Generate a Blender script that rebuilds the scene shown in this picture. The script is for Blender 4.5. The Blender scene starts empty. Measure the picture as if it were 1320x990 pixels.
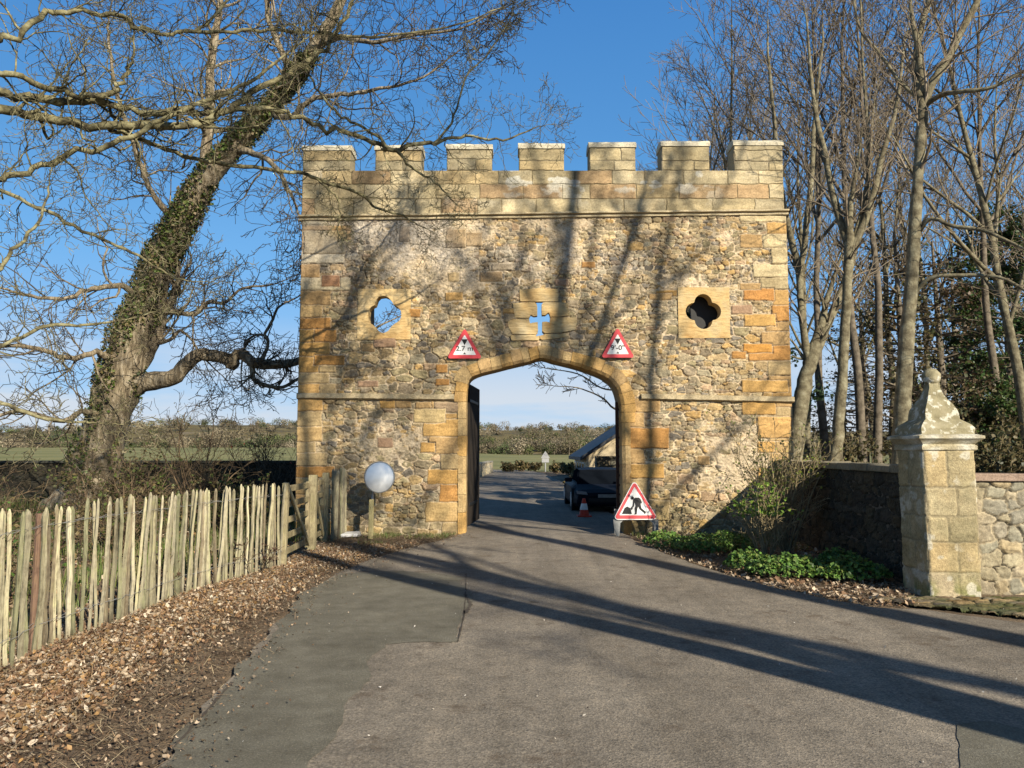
import bpy, bmesh, math, random
import numpy as np
from mathutils import Vector, geometry
random.seed(7); rng = np.random.default_rng(7)
R = math.radians
S = bpy.context.scene
COL = S.collection

# ------------------------------------------------------------------ camera, sky, sun, exposure
CZ = 1.6; TH = R(5.02); FP = 990.0
cam = bpy.data.objects.new('camera', bpy.data.cameras.new('camera'))
COL.objects.link(cam); S.camera = cam
cam.data.sensor_width = 36; cam.data.lens = 27.0; cam.data.clip_end = 3000; cam.data.clip_start = 0.05
cam.location = (0, 0, CZ); cam.rotation_euler = (R(90) + TH, 0, 0)
SUN_AZ = R(33); SUN_EL = R(27.5)
sd = Vector((-math.sin(SUN_AZ)*math.cos(SUN_EL), math.cos(SUN_AZ)*math.cos(SUN_EL), -math.sin(SUN_EL)))
sun = bpy.data.objects.new('sun', bpy.data.lights.new('sun', 'SUN'))
COL.objects.link(sun); sun.data.energy = 5.0; sun.data.angle = R(0.5); sun.data.color = (1.0, 0.90, 0.73)
sun.rotation_euler = sd.to_track_quat('-Z', 'Y').to_euler()
W = bpy.data.worlds.new('World'); S.world = W; W.use_nodes = True
nt = W.node_tree; nt.nodes.clear()
def N(t, **k):
    n = nt.nodes.new(t)
    for a, b in k.items(): setattr(n, a, b)
    return n
sky = N('ShaderNodeTexSky', sky_type='NISHITA', sun_disc=False, sun_elevation=SUN_EL, sun_rotation=R(147),
        air_density=1.0, dust_density=0.25, ozone_density=2.6, altitude=20)
bg = N('ShaderNodeBackground'); bg.inputs[1].default_value = 0.080
wo = N('ShaderNodeOutputWorld')
tc = N('ShaderNodeTexCoord'); mp = N('ShaderNodeMapping'); mp.inputs['Scale'].default_value = (1.6, 1.6, 9)
nz = N('ShaderNodeTexNoise'); nz.inputs['Scale'].default_value = 2.1; nz.inputs['Detail'].default_value = 7; nz.inputs['Roughness'].default_value = 0.55
rp = N('ShaderNodeValToRGB'); rp.color_ramp.elements[0].position = 0.36; rp.color_ramp.elements[1].position = 0.56
sx = N('ShaderNodeSeparateXYZ')
el = N('ShaderNodeMapRange'); el.inputs[1].default_value = 0.17; el.inputs[2].default_value = 0.07
mu = N('ShaderNodeMath', operation='MULTIPLY'); mu2 = N('ShaderNodeMath', operation='MULTIPLY'); mu2.inputs[1].default_value = 0.85
mx = N('ShaderNodeMix', data_type='RGBA'); mx.inputs[7].default_value = (5.0, 5.4, 5.9, 1)
L = nt.links.new
L(tc.outputs['Generated'], mp.inputs[0]); L(mp.outputs[0], nz.inputs[0]); L(nz.outputs[0], rp.inputs[0])
L(tc.outputs['Generated'], sx.inputs[0]); L(sx.outputs[2], el.inputs[0]); L(el.outputs[0], mu.inputs[0]); L(rp.outputs[0], mu.inputs[1])
L(mu.outputs[0], mu2.inputs[0]); L(mu2.outputs[0], mx.inputs[0])
hs = N('ShaderNodeHueSaturation'); hs.inputs['Saturation'].default_value = 1.12
gr = N('ShaderNodeValToRGB'); e = gr.color_ramp.elements
e[0].position = 0.0; e[0].color = (3.5, 4.8, 6.4, 1); e[1].position = 0.08; e[1].color = (2.3, 4.1, 6.5, 1)
q = e.new(0.23); q.color = (1.25, 3.3, 6.2, 1); q = e.new(0.37); q.color = (.70, 2.35, 5.1, 1); q = e.new(0.55); q.color = (.42, 1.72, 4.4, 1); q = e.new(0.72); q.color = (.26, .72, 1.6, 1); q = e.new(1.0); q.color = (.14, .36, .8, 1)
L(sx.outputs[2], gr.inputs[0])
sm = N('ShaderNodeMix', data_type='RGBA'); sm.inputs[0].default_value = 0.9
L(sky.outputs[0], hs.inputs['Color']); L(hs.outputs[0], sm.inputs[6]); L(gr.outputs[0], sm.inputs[7]); L(sm.outputs[2], mx.inputs[6]); L(mx.outputs[2], bg.inputs[0]); L(bg.outputs[0], wo.inputs[0])
vs = S.view_settings; vs.view_transform = 'Standard'; vs.look = 'None'; vs.gamma = 1; vs.use_curve_mapping = False
vs.exposure = 0.80

# ------------------------------------------------------------------ measuring helpers
def P(px, py, Y):
    a = (px-660)/FP; b = (495-py)/FP
    yw = math.cos(TH) - b*math.sin(TH); zw = math.sin(TH) + b*math.cos(TH)
    s = Y/yw
    return (a*s, Y, CZ + zw*s)
def G(px, py, z=0.0):
    a = (px-660)/FP; b = (495-py)/FP
    yw = math.cos(TH) - b*math.sin(TH); zw = math.sin(TH) + b*math.cos(TH)
    s = (z-CZ)/zw
    return (a*s, yw*s)

# ------------------------------------------------------------------ noise
def hsh(ix, iy, seed):
    h = (ix.astype(np.int64)*374761393 + iy.astype(np.int64)*668265263 + seed*974634777) & 0xffffffff
    h = ((h ^ (h >> 13))*1274126177) & 0xffffffff
    h = ((h ^ (h >> 16))*2246822519) & 0xffffffff
    h = h ^ (h >> 15)
    return (h & 0xffffff)/float(0x1000000)
def vn(x, y, seed=0):
    ix = np.floor(x); iy = np.floor(y); fx = x-ix; fy = y-iy
    fx = fx*fx*(3-2*fx); fy = fy*fy*(3-2*fy)
    a = hsh(ix, iy, seed); b = hsh(ix+1, iy, seed); c = hsh(ix, iy+1, seed); d = hsh(ix+1, iy+1, seed)
    return (a*(1-fx)+b*fx)*(1-fy) + (c*(1-fx)+d*fx)*fy
def fbm(x, y, seed=0, o=4):
    s = 0; A = 0.5; t = 0
    for i in range(o):
        s = s + A*vn(x*2**i + 17.3*i, y*2**i + 5.1*i, seed+i); t += A; A *= 0.5
    return s/t
def sst(a, b, x):
    t = np.clip((x-a)/(b-a), 0, 1); return t*t*(3-2*t)

# ------------------------------------------------------------------ objects
ORG = {}
def tag(o, label=None, cat=None, group=None, kind=None):
    if label: o['label'] = label
    if cat: o['category'] = cat
    if group: o['group'] = group
    if kind: o['kind'] = kind
    return o
def thing(name, label, cat, loc=(0, 0, 0), group=None):
    o = bpy.data.objects.new(name, None); COL.objects.link(o); o.location = loc
    o.empty_display_size = 0.2
    ORG[o] = Vector(loc); return tag(o, label, cat, group)
def fillmesh(me, V, F):
    V = np.asarray(V, dtype=np.float32).reshape(-1, 3)
    if isinstance(F, np.ndarray):
        me.vertices.add(len(V)); me.vertices.foreach_set('co', V.ravel())
        k = F.shape[1]; me.loops.add(F.size); me.polygons.add(len(F))
        me.loops.foreach_set('vertex_index', F.astype(np.int32).ravel())
        me.polygons.foreach_set('loop_start', np.arange(0, F.size, k, dtype=np.int32))
        me.polygons.foreach_set('loop_total', np.full(len(F), k, dtype=np.int32))
        me.update(calc_edges=True); me.validate()
    else:
        me.from_pydata([tuple(map(float, v)) for v in V], [], [list(map(int, f)) for f in F]); me.update()
def obj(name, V, F, m, parent=None, col=None, smooth=False, loc=None):
    """V in world coordinates; parented parts are stored relative to their thing."""
    V = np.array(V, dtype=float).reshape(-1, 3)
    og = Vector((0, 0, 0)) if parent is None else ORG[parent]
    if parent is None and loc is not None: og = Vector(loc)
    me = bpy.data.meshes.new(name); fillmesh(me, V-np.array(og), F)
    if col is not None:
        c = np.ones((len(V), 4), dtype=np.float32); c[:, :3] = col
        a = me.color_attributes.new('Col', 'FLOAT_COLOR', 'POINT'); a.data.foreach_set('color', c.ravel())
    if smooth: me.polygons.foreach_set('use_smooth', np.ones(len(me.polygons), dtype=bool))
    me.materials.append(m)
    o = bpy.data.objects.new(name, me); COL.objects.link(o)
    if parent is not None: o.parent = parent
    elif loc is not None: o.location = loc
    ORG[o] = og
    return o
def dup(root, loc, rz=0, sc=1.0, label=None, group=None):
    r = root.copy(); COL.objects.link(r); r.location = loc; r.rotation_euler = (0, 0, rz); r.scale = (sc, sc, sc)
    if label: r['label'] = label
    if group: r['group'] = group
    for ch in list(root.children):
        c = ch.copy(); COL.objects.link(c); c.parent = r
        for g in ch.children:
            d = g.copy(); COL.objects.link(d); d.parent = c
    return r
class MB:
    def __init__(s): s.V = []; s.F = []; s.C = []; s.n = 0
    def add(s, V, F, c=None):
        V = np.asarray(V, dtype=float).reshape(-1, 3)
        s.V.append(V); s.F += [[i+s.n for i in f] for f in F]; s.n += len(V)
        s.C.append(np.tile(c if c is not None else (.5, .5, .5), (len(V), 1)) if c is None or np.ndim(c) == 1 else np.asarray(c))
    def box(s, x0, x1, y0, y1, z0, z1, c=None, bev=0.0, jit=0.0, rot=0, piv=None, tilt=0):
        bm = bmesh.new(); bmesh.ops.create_cube(bm, size=1)
        for v in bm.verts: v.co = ((x0+x1)/2+v.co.x*(x1-x0), (y0+y1)/2+v.co.y*(y1-y0), (z0+z1)/2+v.co.z*(z1-z0))
        if jit:
            for v in bm.verts: v.co += Vector((random.uniform(-jit, jit), random.uniform(-jit, jit), random.uniform(-jit, jit)))
        if bev: bmesh.ops.bevel(bm, geom=bm.edges[:], offset=bev, segments=2, affect='EDGES', profile=0.6)
        bm.verts.ensure_lookup_table()
        V = np.array([v.co[:] for v in bm.verts]); F = [[v.index for v in f.verts] for f in bm.faces]; bm.free()
        if rot or tilt:
            p = np.array(piv if piv is not None else ((x0+x1)/2, (y0+y1)/2, (z0+z1)/2)); V = V-p
            if tilt:
                c_, s_ = math.cos(tilt), math.sin(tilt); V = np.c_[V[:, 0]*c_+V[:, 2]*s_, V[:, 1], -V[:, 0]*s_+V[:, 2]*c_]
            c_, s_ = math.cos(rot), math.sin(rot); V = np.c_[V[:, 0]*c_-V[:, 1]*s_, V[:, 0]*s_+V[:, 1]*c_, V[:, 2]]
            V = V+p
        s.add(V, F, c); return s
    def tube(s, Pp, Rr, k=8, c=None, cap=True):
        V, F = tube(Pp, Rr, k); F = F.tolist(); n = len(Pp)
        if cap: F += [list(range(k))[::-1], list(range((n-1)*k, n*k))]
        s.add(V, F, c); return s
    def poly(s, pts, y0, y1, c=None, holes=()):
        """prism from an x-z outline, between y0 (front) and y1"""
        V, F = prism(pts, y0, y1, holes); s.add(V, F, c); return s
    def build(s, name, m, parent=None, smooth=False, loc=None):
        return obj(name, np.concatenate(s.V), s.F, m, parent, np.concatenate(s.C), smooth, loc)
def prism(outer, y0, y1, holes=()):
    loops = [[Vector((p[0], p[1], 0)) for p in outer]] + [[Vector((p[0], p[1], 0)) for p in h] for h in holes]
    tri = geometry.tessellate_polygon(loops)
    pts = [p for l in loops for p in l]; n = len(pts)
    V = [(p.x, y0, p.y) for p in pts] + [(p.x, y1, p.y) for p in pts]
    F = []
    for a, b, c in tri:
        nrm = (pts[b]-pts[a]).cross(pts[c]-pts[a]).z
        if nrm < 0: a, b, c = a, c, b
        F.append([a, b, c]); F.append([a+n, c+n, b+n])
    o = 0
    for li, l in enumerate(loops):
        k = len(l); area = sum(l[i].x*l[(i+1) % k].y-l[(i+1) % k].x*l[i].y for i in range(k))
        flip = (area < 0) != (li > 0)
        for i in range(k):
            a, b = o+i, o+(i+1) % k
            q = [a, a+n, b+n, b]
            F.append(q[::-1] if flip else q)
        o += k
    return V, F
def tube(Pp, Rr, k):
    Pp = np.asarray(Pp, dtype=float); n = len(Pp)
    T = np.empty_like(Pp); T[1:-1] = Pp[2:]-Pp[:-2]; T[0] = Pp[1]-Pp[0]; T[-1] = Pp[-1]-Pp[-2]
    T /= (np.linalg.norm(T, axis=1, keepdims=True)+1e-9)
    m = T.mean(0); ref = np.eye(3)[np.argmin(np.abs(m))]
    U = np.cross(T, ref); U /= (np.linalg.norm(U, axis=1, keepdims=True)+1e-9); Wv = np.cross(T, U)
    a = np.arange(k)*2*math.pi/k
    V = Pp[:, None, :] + np.asarray(Rr)[:, None, None]*(np.cos(a)[None, :, None]*U[:, None, :]+np.sin(a)[None, :, None]*Wv[:, None, :])
    i = np.arange(n-1)[:, None]*k; j = np.arange(k)[None, :]; j2 = (j+1) % k
    F = np.stack([i+j, i+j2, i+k+j2, i+k+j], -1).reshape(-1, 4)
    return V.reshape(-1, 3), F

# ------------------------------------------------------------------ materials
def nodes(name, rough=0.9, spec=0.3):
    m = bpy.data.materials.new(name); m.use_nodes = True; t = m.node_tree
    b = t.nodes['Principled BSDF']; b.inputs['Roughness'].default_value = rough
    b.inputs['Specular IOR Level'].default_value = spec
    return m, t, b
def noise(t, scale, detail=5, rough=0.6, vec=None, typ='ShaderNodeTexNoise'):
    n = t.nodes.new(typ); n.inputs['Scale'].default_value = scale
    if typ == 'ShaderNodeTexNoise': n.inputs['Detail'].default_value = detail; n.inputs['Roughness'].default_value = rough
    if vec is None:
        g = t.nodes.new('ShaderNodeTexCoord'); vec = g.outputs['Object']
    t.links.new(vec, n.inputs['Vector']); return n
def ramp(t, src, stops):
    r = t.nodes.new('ShaderNodeValToRGB'); e = r.color_ramp.elements
    while len(e) > 1: e.remove(e[-1])
    e[0].position = stops[0][0]; e[0].color = tuple(stops[0][1])+(1,) if len(stops[0][1]) == 3 else stops[0][1]
    for p, c in stops[1:]:
        q = e.new(p); q.color = tuple(c)+(1,)
    t.links.new(src, r.inputs[0]); return r.outputs[0]
def mixc(t, fac, a, b, mode='MIX'):
    x = t.nodes.new('ShaderNodeMix'); x.data_type = 'RGBA'; x.blend_type = mode
    for s, i in ((fac, 0), (a, 6), (b, 7)):
        if isinstance(s, (int, float)): x.inputs[i].default_value = s
        elif isinstance(s, tuple): x.inputs[i].default_value = s+(1,) if len(s) == 3 else s
        else: t.links.new(s, x.inputs[i])
    return x.outputs[2]
def bump(t, b, h, st=0.5, dist=0.02, prev=None):
    n = t.nodes.new('ShaderNodeBump'); n.inputs['Strength'].default_value = st; n.inputs['Distance'].default_value = dist
    t.links.new(h, n.inputs['Height'])
    if prev is not None: t.links.new(prev, n.inputs['Normal'])
    t.links.new(n.outputs[0], b.inputs['Normal']); return n.outputs[0]
def m_attr(name, rough=0.9, amp=0.35, ns=18, bs=60, bst=0.5, bd=0.01, spec=0.25, trans=0):
    m, t, b = nodes(name, rough, spec)
    a = t.nodes.new('ShaderNodeAttribute'); a.attribute_name = 'Col'
    n = noise(t, ns, 8, 0.65); g = ramp(t, n.outputs[0], [(0.25, (1-amp,)*3), (0.75, (1+amp*0.6,)*3)])
    c = mixc(t, 1.0, a.outputs[0], g, 'MULTIPLY'); t.links.new(c, b.inputs['Base Color'])
    if bst:
        n2 = noise(t, bs, 6, 0.65); bump(t, b, n2.outputs[0], bst, bd)
    if trans:
        tr = t.nodes.new('ShaderNodeBsdfTranslucent'); ms = t.nodes.new('ShaderNodeMixShader'); ms.inputs[0].default_value = trans
        t.links.new(c, tr.inputs[0]); t.links.new(b.outputs[0], ms.inputs[1]); t.links.new(tr.outputs[0], ms.inputs[2])
        t.links.new(ms.outputs[0], t.nodes['Material Output'].inputs[0])
    return m
def m_noise(name, stops, scale=5, rough=0.9, spec=0.25, bs=40, bst=0.4, bd=0.01, stretch=None, metal=0):
    m, t, b = nodes(name, rough, spec); vec = None
    if stretch:
        g = t.nodes.new('ShaderNodeTexCoord'); mpn = t.nodes.new('ShaderNodeMapping'); mpn.inputs['Scale'].default_value = stretch
        t.links.new(g.outputs['Object'], mpn.inputs[0]); vec = mpn.outputs[0]
    n = noise(t, scale, 8, 0.6, vec); c = ramp(t, n.outputs[0], stops); t.links.new(c, b.inputs['Base Color'])
    b.inputs['Metallic'].default_value = metal
    if bst:
        n2 = noise(t, bs, 6, 0.65, vec); bump(t, b, n2.outputs[0], bst, bd)
    return m
M = {}
M['stone'] = m_attr('weathered_stone', 0.92, 0.42, 34, 70, 0.9, 0.014)
_t = M['stone'].node_tree; _b = _t.nodes['Principled BSDF']; _src = _b.inputs['Base Color'].links[0].from_socket
_n = noise(_t, 9, 9, .72); _cr = ramp(_t, _n.outputs[0], [(.0, (1, 1, 1)), (.482, (1, 1, 1)), (.495, (.42, .38, .34)), (.508, (1, 1, 1))])
_n2 = noise(_t, 2.3, 6, .6); _st = ramp(_t, _n2.outputs[0], [(.30, (.70, .66, .60)), (.5, (1, 1, 1)), (.7, (1.1, 1.06, 1.0))])
_c = mixc(_t, .8, _src, _cr, 'MULTIPLY'); _c = mixc(_t, .8, _c, _st, 'MULTIPLY'); _t.links.new(_c, _b.inputs['Base Color'])
M['core'] = m_noise('core_stone', [(0.3, (.16, .12, .07)), (0.5, (.30, .22, .12)), (0.7, (.36, .30, .2))], 4, bst=0.8, bs=25, bd=0.03)
M['leaf'] = m_attr('dry_leaf', 0.75, 0.3, 60, 200, 0, trans=0.15)
M['green'] = m_attr('green_leaf', 0.5, 0.2, 40, 200, 0, spec=0.4, trans=0.3)
M['far'] = m_attr('far_foliage', 0.95, 0.3, 0.8, 2, 0)
M['wood'] = m_noise('w', [(0, (0, 0, 0))], 1)
m, t, b = nodes('split_chestnut', .85, .2)
a = t.nodes.new('ShaderNodeAttribute'); a.attribute_name = 'Col'; g = t.nodes.new('ShaderNodeTexCoord'); mpn = t.nodes.new('ShaderNodeMapping'); mpn.inputs['Scale'].default_value = (1, 1, .09)
t.links.new(g.outputs['Object'], mpn.inputs[0]); n1 = noise(t, 90, 6, .7, mpn.outputs[0]); n2 = noise(t, 7, 6, .7)
c = mixc(t, 1.0, a.outputs[0], ramp(t, n1.outputs[0], [(.3, (.42, .40, .38)), (.5, (1, 1, 1)), (.75, (1.35, 1.33, 1.3))]), 'MULTIPLY')
c = mixc(t, .9, c, ramp(t, n2.outputs[0], [(.32, (.55, .52, .5)), (.5, (1, 1, 1)), (.7, (1.1, 1.15, .95))]), 'MULTIPLY')
t.links.new(c, b.inputs['Base Color']); bump(t, b, n1.outputs[0], .8, .006); M['wood'] = m
M['bark_near'] = m_noise('lichened_bark', [(0.36, (.045, .038, .024)), (0.48, (.13, .115, .06)), (0.6, (.23, .21, .115)), (0.75, (.33, .32, .21))], 9, bs=30, bst=0.8, bd=0.02)
M['bark_main'] = m_noise('rough_bark', [(0.33, (.09, .07, .045)), (0.5, (.23, .185, .12)), (0.68, (.42, .36, .26))], 9, bs=9, bst=1.0, bd=0.09, stretch=(1.6, 1.6, .28))
M['twig_main'] = m_noise('dark_twig', [(0.35, (.045, .034, .024)), (0.65, (.12, .10, .068))], 3, bst=0)
M['bark_beech'] = m_noise('smooth_grey_bark', [(0.33, (.07, .058, .035)), (0.5, (.155, .135, .085)), (0.62, (.22, .20, .13)), (0.75, (.33, .31, .23))], 7, bs=24, bst=0.9, bd=0.02)
M['twig_beech'] = m_noise('pale_twig', [(0.35, (.12, .092, .062)), (0.65, (.27, .225, .165))], 2, bst=0)
M['bark_red'] = m_noise('reddish_bark', [(0.35, (.07, .058, .042)), (0.6, (.17, .142, .105))], 6, bs=30, bst=0.7, bd=0.02)
M['black'] = m_noise('black_paint', [(0.3, (.012, .012, .012)), (0.7, (.02, .02, .02))], 20, 0.5, bst=0)
M['tar'] = m_noise('dark_oak_planks', [(0.3, (.012, .009, .007)), (0.7, (.035, .026, .018))], 9, 0.9, bs=30, bst=0.5, stretch=(6, 6, .5))
M['wall_dark'] = m_attr('shade_toned_stone', 0.95, 0.4, 14, 30, 0.8, 0.02)  # for walls whose shade is put into the stone colour

# ------------------------------------------------------------------ stone facing as a height field
def inside(poly, X, Z):
    r = np.zeros(X.shape, bool); n = len(poly)
    for i in range(n):
        x0, z0 = poly[i]; x1, z1 = poly[(i+1) % n]
        if z0 == z1: continue
        c = ((z0 > Z) != (z1 > Z)) & (X < (x1-x0)*(Z-z0)/(z1-z0)+x0); r ^= c
    return r
PAL = np.array([(.35, .29, .18), (.29, .245, .165), (.38, .29, .165), (.27, .225, .16), (.43, .32, .165), (.37, .27, .175),
                (.32, .285, .20), (.20, .18, .15), (.41, .33, .20), (.44, .30, .13), (.29, .25, .15), (.37, .315, .215)])
def rubble(X, Z, seed, cw=0.27, ch=0.15, rects=(), plaster=None, mortar=(.56, .47, .34), pal=PAL, relief=1.0, joint=0.075):
    Xw = X + 0.10*(fbm(X*4, Z*4, seed+50, 3)-.5)+0.03*(fbm(X*22, Z*22, seed+51, 2)-.5); Zw = Z + 0.10*(fbm(X*3.1, Z*5, seed+60, 3)-.5)+0.025*(fbm(X*22, Z*22, seed+61, 2)-.5)
    U = Xw/cw; Vv = Zw/ch; J0 = np.floor(Vv)
    F1 = np.full(X.shape, 9.); F2 = np.full(X.shape, 9.); ID = np.zeros(X.shape); A = np.zeros(X.shape)
    for dj in (-1, 0, 1):
        J = J0+dj; off = hsh(J, J*0+3, seed)*1.0; I0 = np.floor(U+off)
        for di in (-2, -1, 0, 1, 2):
            I = I0+di; r1 = hsh(I, J, seed+1); r2 = hsh(I, J, seed+2); r3 = hsh(I, J, seed+3)
            dx = U-(I-off+0.5+(r1-.5)*0.75); dz = Vv-(J+0.5+(r2-.5)*0.5)
            d = (np.abs(dx)**2.6+np.abs(dz)**2.6)**(1/2.6) - (r3-.5)*0.42
            idn = r1*0.37+r2*0.61+r3*0.2; m1 = d < F1
            F2 = np.where(m1, F1, np.minimum(F2, d)); ID = np.where(m1, idn, ID); F1 = np.where(m1, d, F1)
    e = F2-F1
    pl = plaster(X, Z) if plaster is not None else 0*X
    hf = fbm(X*16, Z*20, seed+14, 4)
    st = sst(joint, joint+0.07, e+0.10*(hf-.5))
    cov = sst(.62, .44, hf+.55*(.42-pl))*sst(0, .15, pl)     # mortar smeared over the stones
    r = (ID*977.7) % 1; r_b = (ID*631.3) % 1; r_c = (ID*311.1) % 1
    k = (r*len(pal)).astype(int) % len(pal)
    stc = pal[k]*(0.72+0.55*r_b)[..., None]
    fn = fbm(X*14, Z*20, seed+8, 4); 
    stc = stc*(0.62+0.75*fn)[..., None]
    st = st*(1-.85*cov); mo = np.array(mortar)*(0.68+0.62*fbm(X*7, Z*9, seed+9, 4))[..., None]
    C = mo*(1-st)[..., None]+stc*st[..., None]
    H = st*(0.006+0.020*r_c+0.005*np.clip(e, 0, .5)) + cov*.026*hf + 0.034*(fbm(X*9, Z*26, seed+12, 4)-.3)*st + 0.022*(fbm(X*26, Z*34, seed+11, 3)-.5)
    gap = sst(0.085, 0.02, e+.06*(hf-.5))*sst(.48, .56, fbm(X*5, Z*6, seed+20, 3))*(1-.5*sst(0, .4, pl)); H = H-0.040*gap
    C = C*(1-0.30*gap)[..., None]
    if rects:
        Xr = X+0.020*(fbm(X*7, Z*7, seed+70, 3)-.5)*2; Zr = Z+0.016*(fbm(X*7, Z*7, seed+80, 3)-.5)*2
        for q, (x0, x1, z0, z1, c) in enumerate(rects):
            bx = (X > x0-.08) & (X < x1+.08) & (Z > z0-.08) & (Z < z1+.08)
            if not bx.any(): continue
            x, z = Xr[bx], Zr[bx]
            d = np.minimum(np.minimum(x-x0, x1-x), np.minimum(z-z0, z1-z))
            ins = sst(-0.012, -0.004, d); s2 = sst(0.0, 0.014, d)
            fl = fbm(X[bx]*3+q, Z[bx]*14+q*3, seed+30, 4); f2 = fbm(X[bx]*5, Z[bx]*5, seed+31+q, 3)
            cc = np.array(c)*(0.66+0.5*fl+0.25*(f2-.3))[..., None]
            jc = np.array(mortar)*0.8
            cc = cc*s2[..., None]+jc*(1-s2)[..., None]
            hh = s2*(0.030+0.016*hsh(np.array([q]), np.array([seed]), 5)[0]) + 0.022*(fl-.5)*s2 - 0.008*sst(.6, .7, f2)*s2
            H[bx] = H[bx]*(1-ins)+hh*ins; C[bx] = C[bx]*(1-ins)[..., None]+cc*ins[..., None]
    return H*relief, np.clip(C*np.array([1.03, 1.0, .95]), 0.01, 1)
def sheet(x0, x1, z0, z1, res, fn, mask=None, top=None):
    nx = max(2, int((x1-x0)/res)+1); nzv = max(2, int((z1-z0)/res)+1)
    X, Z = np.meshgrid(np.linspace(x0, x1, nx), np.linspace(z0, z1, nzv))
    H, C = fn(X, Z)
    H[0, :] = H[-1, :] = 0; H[:, 0] = H[:, -1] = 0
    V = np.stack([X, -H, Z], -1).reshape(-1, 3)
    i = (np.arange(nzv-1)[:, None]*nx+np.arange(nx-1)[None, :])
    F = np.stack([i, i+1, i+nx+1, i+nx], -1).reshape(-1, 4)
    if mask is not None:
        cx = (X[:-1, :-1]+X[1:, 1:])/2; cz = (Z[:-1, :-1]+Z[1:, 1:])/2
        F = F[~mask(cx, cz).ravel()]
    return V, F, C.reshape(-1, 3)
def ashlar(x0, x1, z0, z1, rh, w0, w1, pal, z_breaks=None):
    rc = []; z = z0; k = 0
    while z < z1-0.02:
        h = rh*random.uniform(.85, 1.15)
        if z_breaks: h = z_breaks[k]-z
        if z+h > z1-rh*.4: h = z1-z
        x = x0-(random.uniform(0, w0) if (x1-x0) > 1 else 0)
        while x < x1-.01:
            w = random.uniform(w0, w1)
            if x+w > x1-w0*.5: w = x1-x
            c = pal[random.randrange(len(pal))]; s = random.uniform(.85, 1.12)
            rc.append((max(x, x0), min(x+w, x1), z, z+h, tuple(v*s for v in c))); x += w
        z += h; k += 1
    return rc

# ================================================================== SETTING: ground, road, field, hill
def grid_xy(x0, x1, y0, y1, nx, ny, zf):
    X, Y = np.meshgrid(np.linspace(x0, x1, nx), np.linspace(y0, y1, ny))
    Z = zf(X, Y); V = np.stack([X, Y, Z], -1).reshape(-1, 3)
    i = (np.arange(ny-1)[:, None]*nx+np.arange(nx-1)[None, :])
    return V, np.stack([i, i+1, i+nx+1, i+nx], -1).reshape(-1, 4), X, Y
# soil
m, t, b = nodes('woodland_soil', 0.95, 0.15)
n1 = noise(t, 1.3, 8, 0.7); n2 = noise(t, 45, 6, 0.7)
c = ramp(t, n1.outputs[0], [(0.35, (.095, .070, .046)), (0.52, (.17, .130, .09)), (0.68, (.25, .20, .14))])
c = mixc(t, 0.7, c, ramp(t, n2.outputs[0], [(0.3, (.5, .5, .5)), (0.7, (1.5, 1.4, 1.3))]), 'MULTIPLY')
t.links.new(c, b.inputs['Base Color']); bump(t, b, n2.outputs[0], 0.9, 0.03); M['soil'] = m
M['field'] = m_noise('winter_pasture', [(0.3, (.12, .125, .042)), (0.5, (.17, .165, .06)), (0.7, (.24, .21, .09))], 0.05, bs=3, bst=0.3, bd=0.2)
M['hill'] = m_noise('brown_moor', [(0.32, (.05, .06, .02)), (0.45, (.12, .095, .05)), (0.55, (.16, .13, .05)), (0.68, (.20, .16, .10))], 0.09, bs=.5, bst=1, bd=2)
V, F, _, _ = grid_xy(-1500, 1500, -300, 2600, 4, 4, lambda x, y: 0*x-0.05)
tag(obj('ground', V, F, M['soil']), kind='structure')
V, F, _, _ = grid_xy(-9.0, 9, 1.5, 17, 160, 160, lambda x, y: -0.012+0.03*(fbm(x*1.5, y*1.5, 3, 4)-.5)*(np.abs(x) > 2))
tag(obj('verge', V, F, M['soil']), kind='structure')
def fz(x, y):
    k = np.clip((y-64)/190, 0, 1); lft = np.clip((-x)/60, 0, 1)
    return -0.02+k*(0.5+2.4*lft)+0*x
V, F, _, _ = grid_xy(-500, 300, 62, 330, 60, 40, fz)
tag(obj('field', V, F, M['field'], smooth=True), kind='structure')
V, F, _, _ = grid_xy(-500, -3.6, 24.0, 62, 40, 8, lambda x, y: -0.015+0*x)
tag(obj('pasture', V, F, M['field'], smooth=True), kind='structure')
def hz(x, y):
    k = sst(250, 420, y); return 1.0*k+k*(7.0+7.0*fbm(x*.008+3.3, y*.004, 5, 3)+2.5*np.exp(-((x+150)/90)**2)) - 0.2
V, F, _, _ = grid_xy(-700, 500, 240, 700, 120, 40, hz)
tag(obj('hill', V, F, M['hill'], smooth=True), kind='structure')

# road
m, t, b = nodes('worn_asphalt', 0.88, 0.3)
n1 = noise(t, 0.55, 7, 0.6); n2 = noise(t, 42, 4, 0.75); n4 = noise(t, 5.5, 8, 0.7)
v = t.nodes.new('ShaderNodeTexVoronoi'); v.inputs['Scale'].default_value = 85
g = t.nodes.new('ShaderNodeTexCoord'); t.links.new(g.outputs['Object'], v.inputs['Vector'])
c = ramp(t, n1.outputs[0], [(0.3, (.146, .126, .100)), (0.5, (.190, .165, .132)), (0.7, (.235, .206, .166))])
c = mixc(t, 0.75, c, ramp(t, n4.outputs[0], [(0.32, (.66, .66, .66)), (0.5, (1, 1, 1)), (0.68, (1.25, 1.22, 1.18))]), 'MULTIPLY')
c = mixc(t, 0.85, c, ramp(t, v.outputs['Color'], [(0.15, (.68, .68, .68)), (0.5, (1, 1, 1)), (0.92, (1.4, 1.37, 1.33))]), 'MULTIPLY')
c = mixc(t, 0.6, c, ramp(t, n2.outputs[0], [(0.38, (.55, .55, .55)), (0.55, (1.15, 1.15, 1.15))]), 'MULTIPLY')
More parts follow.
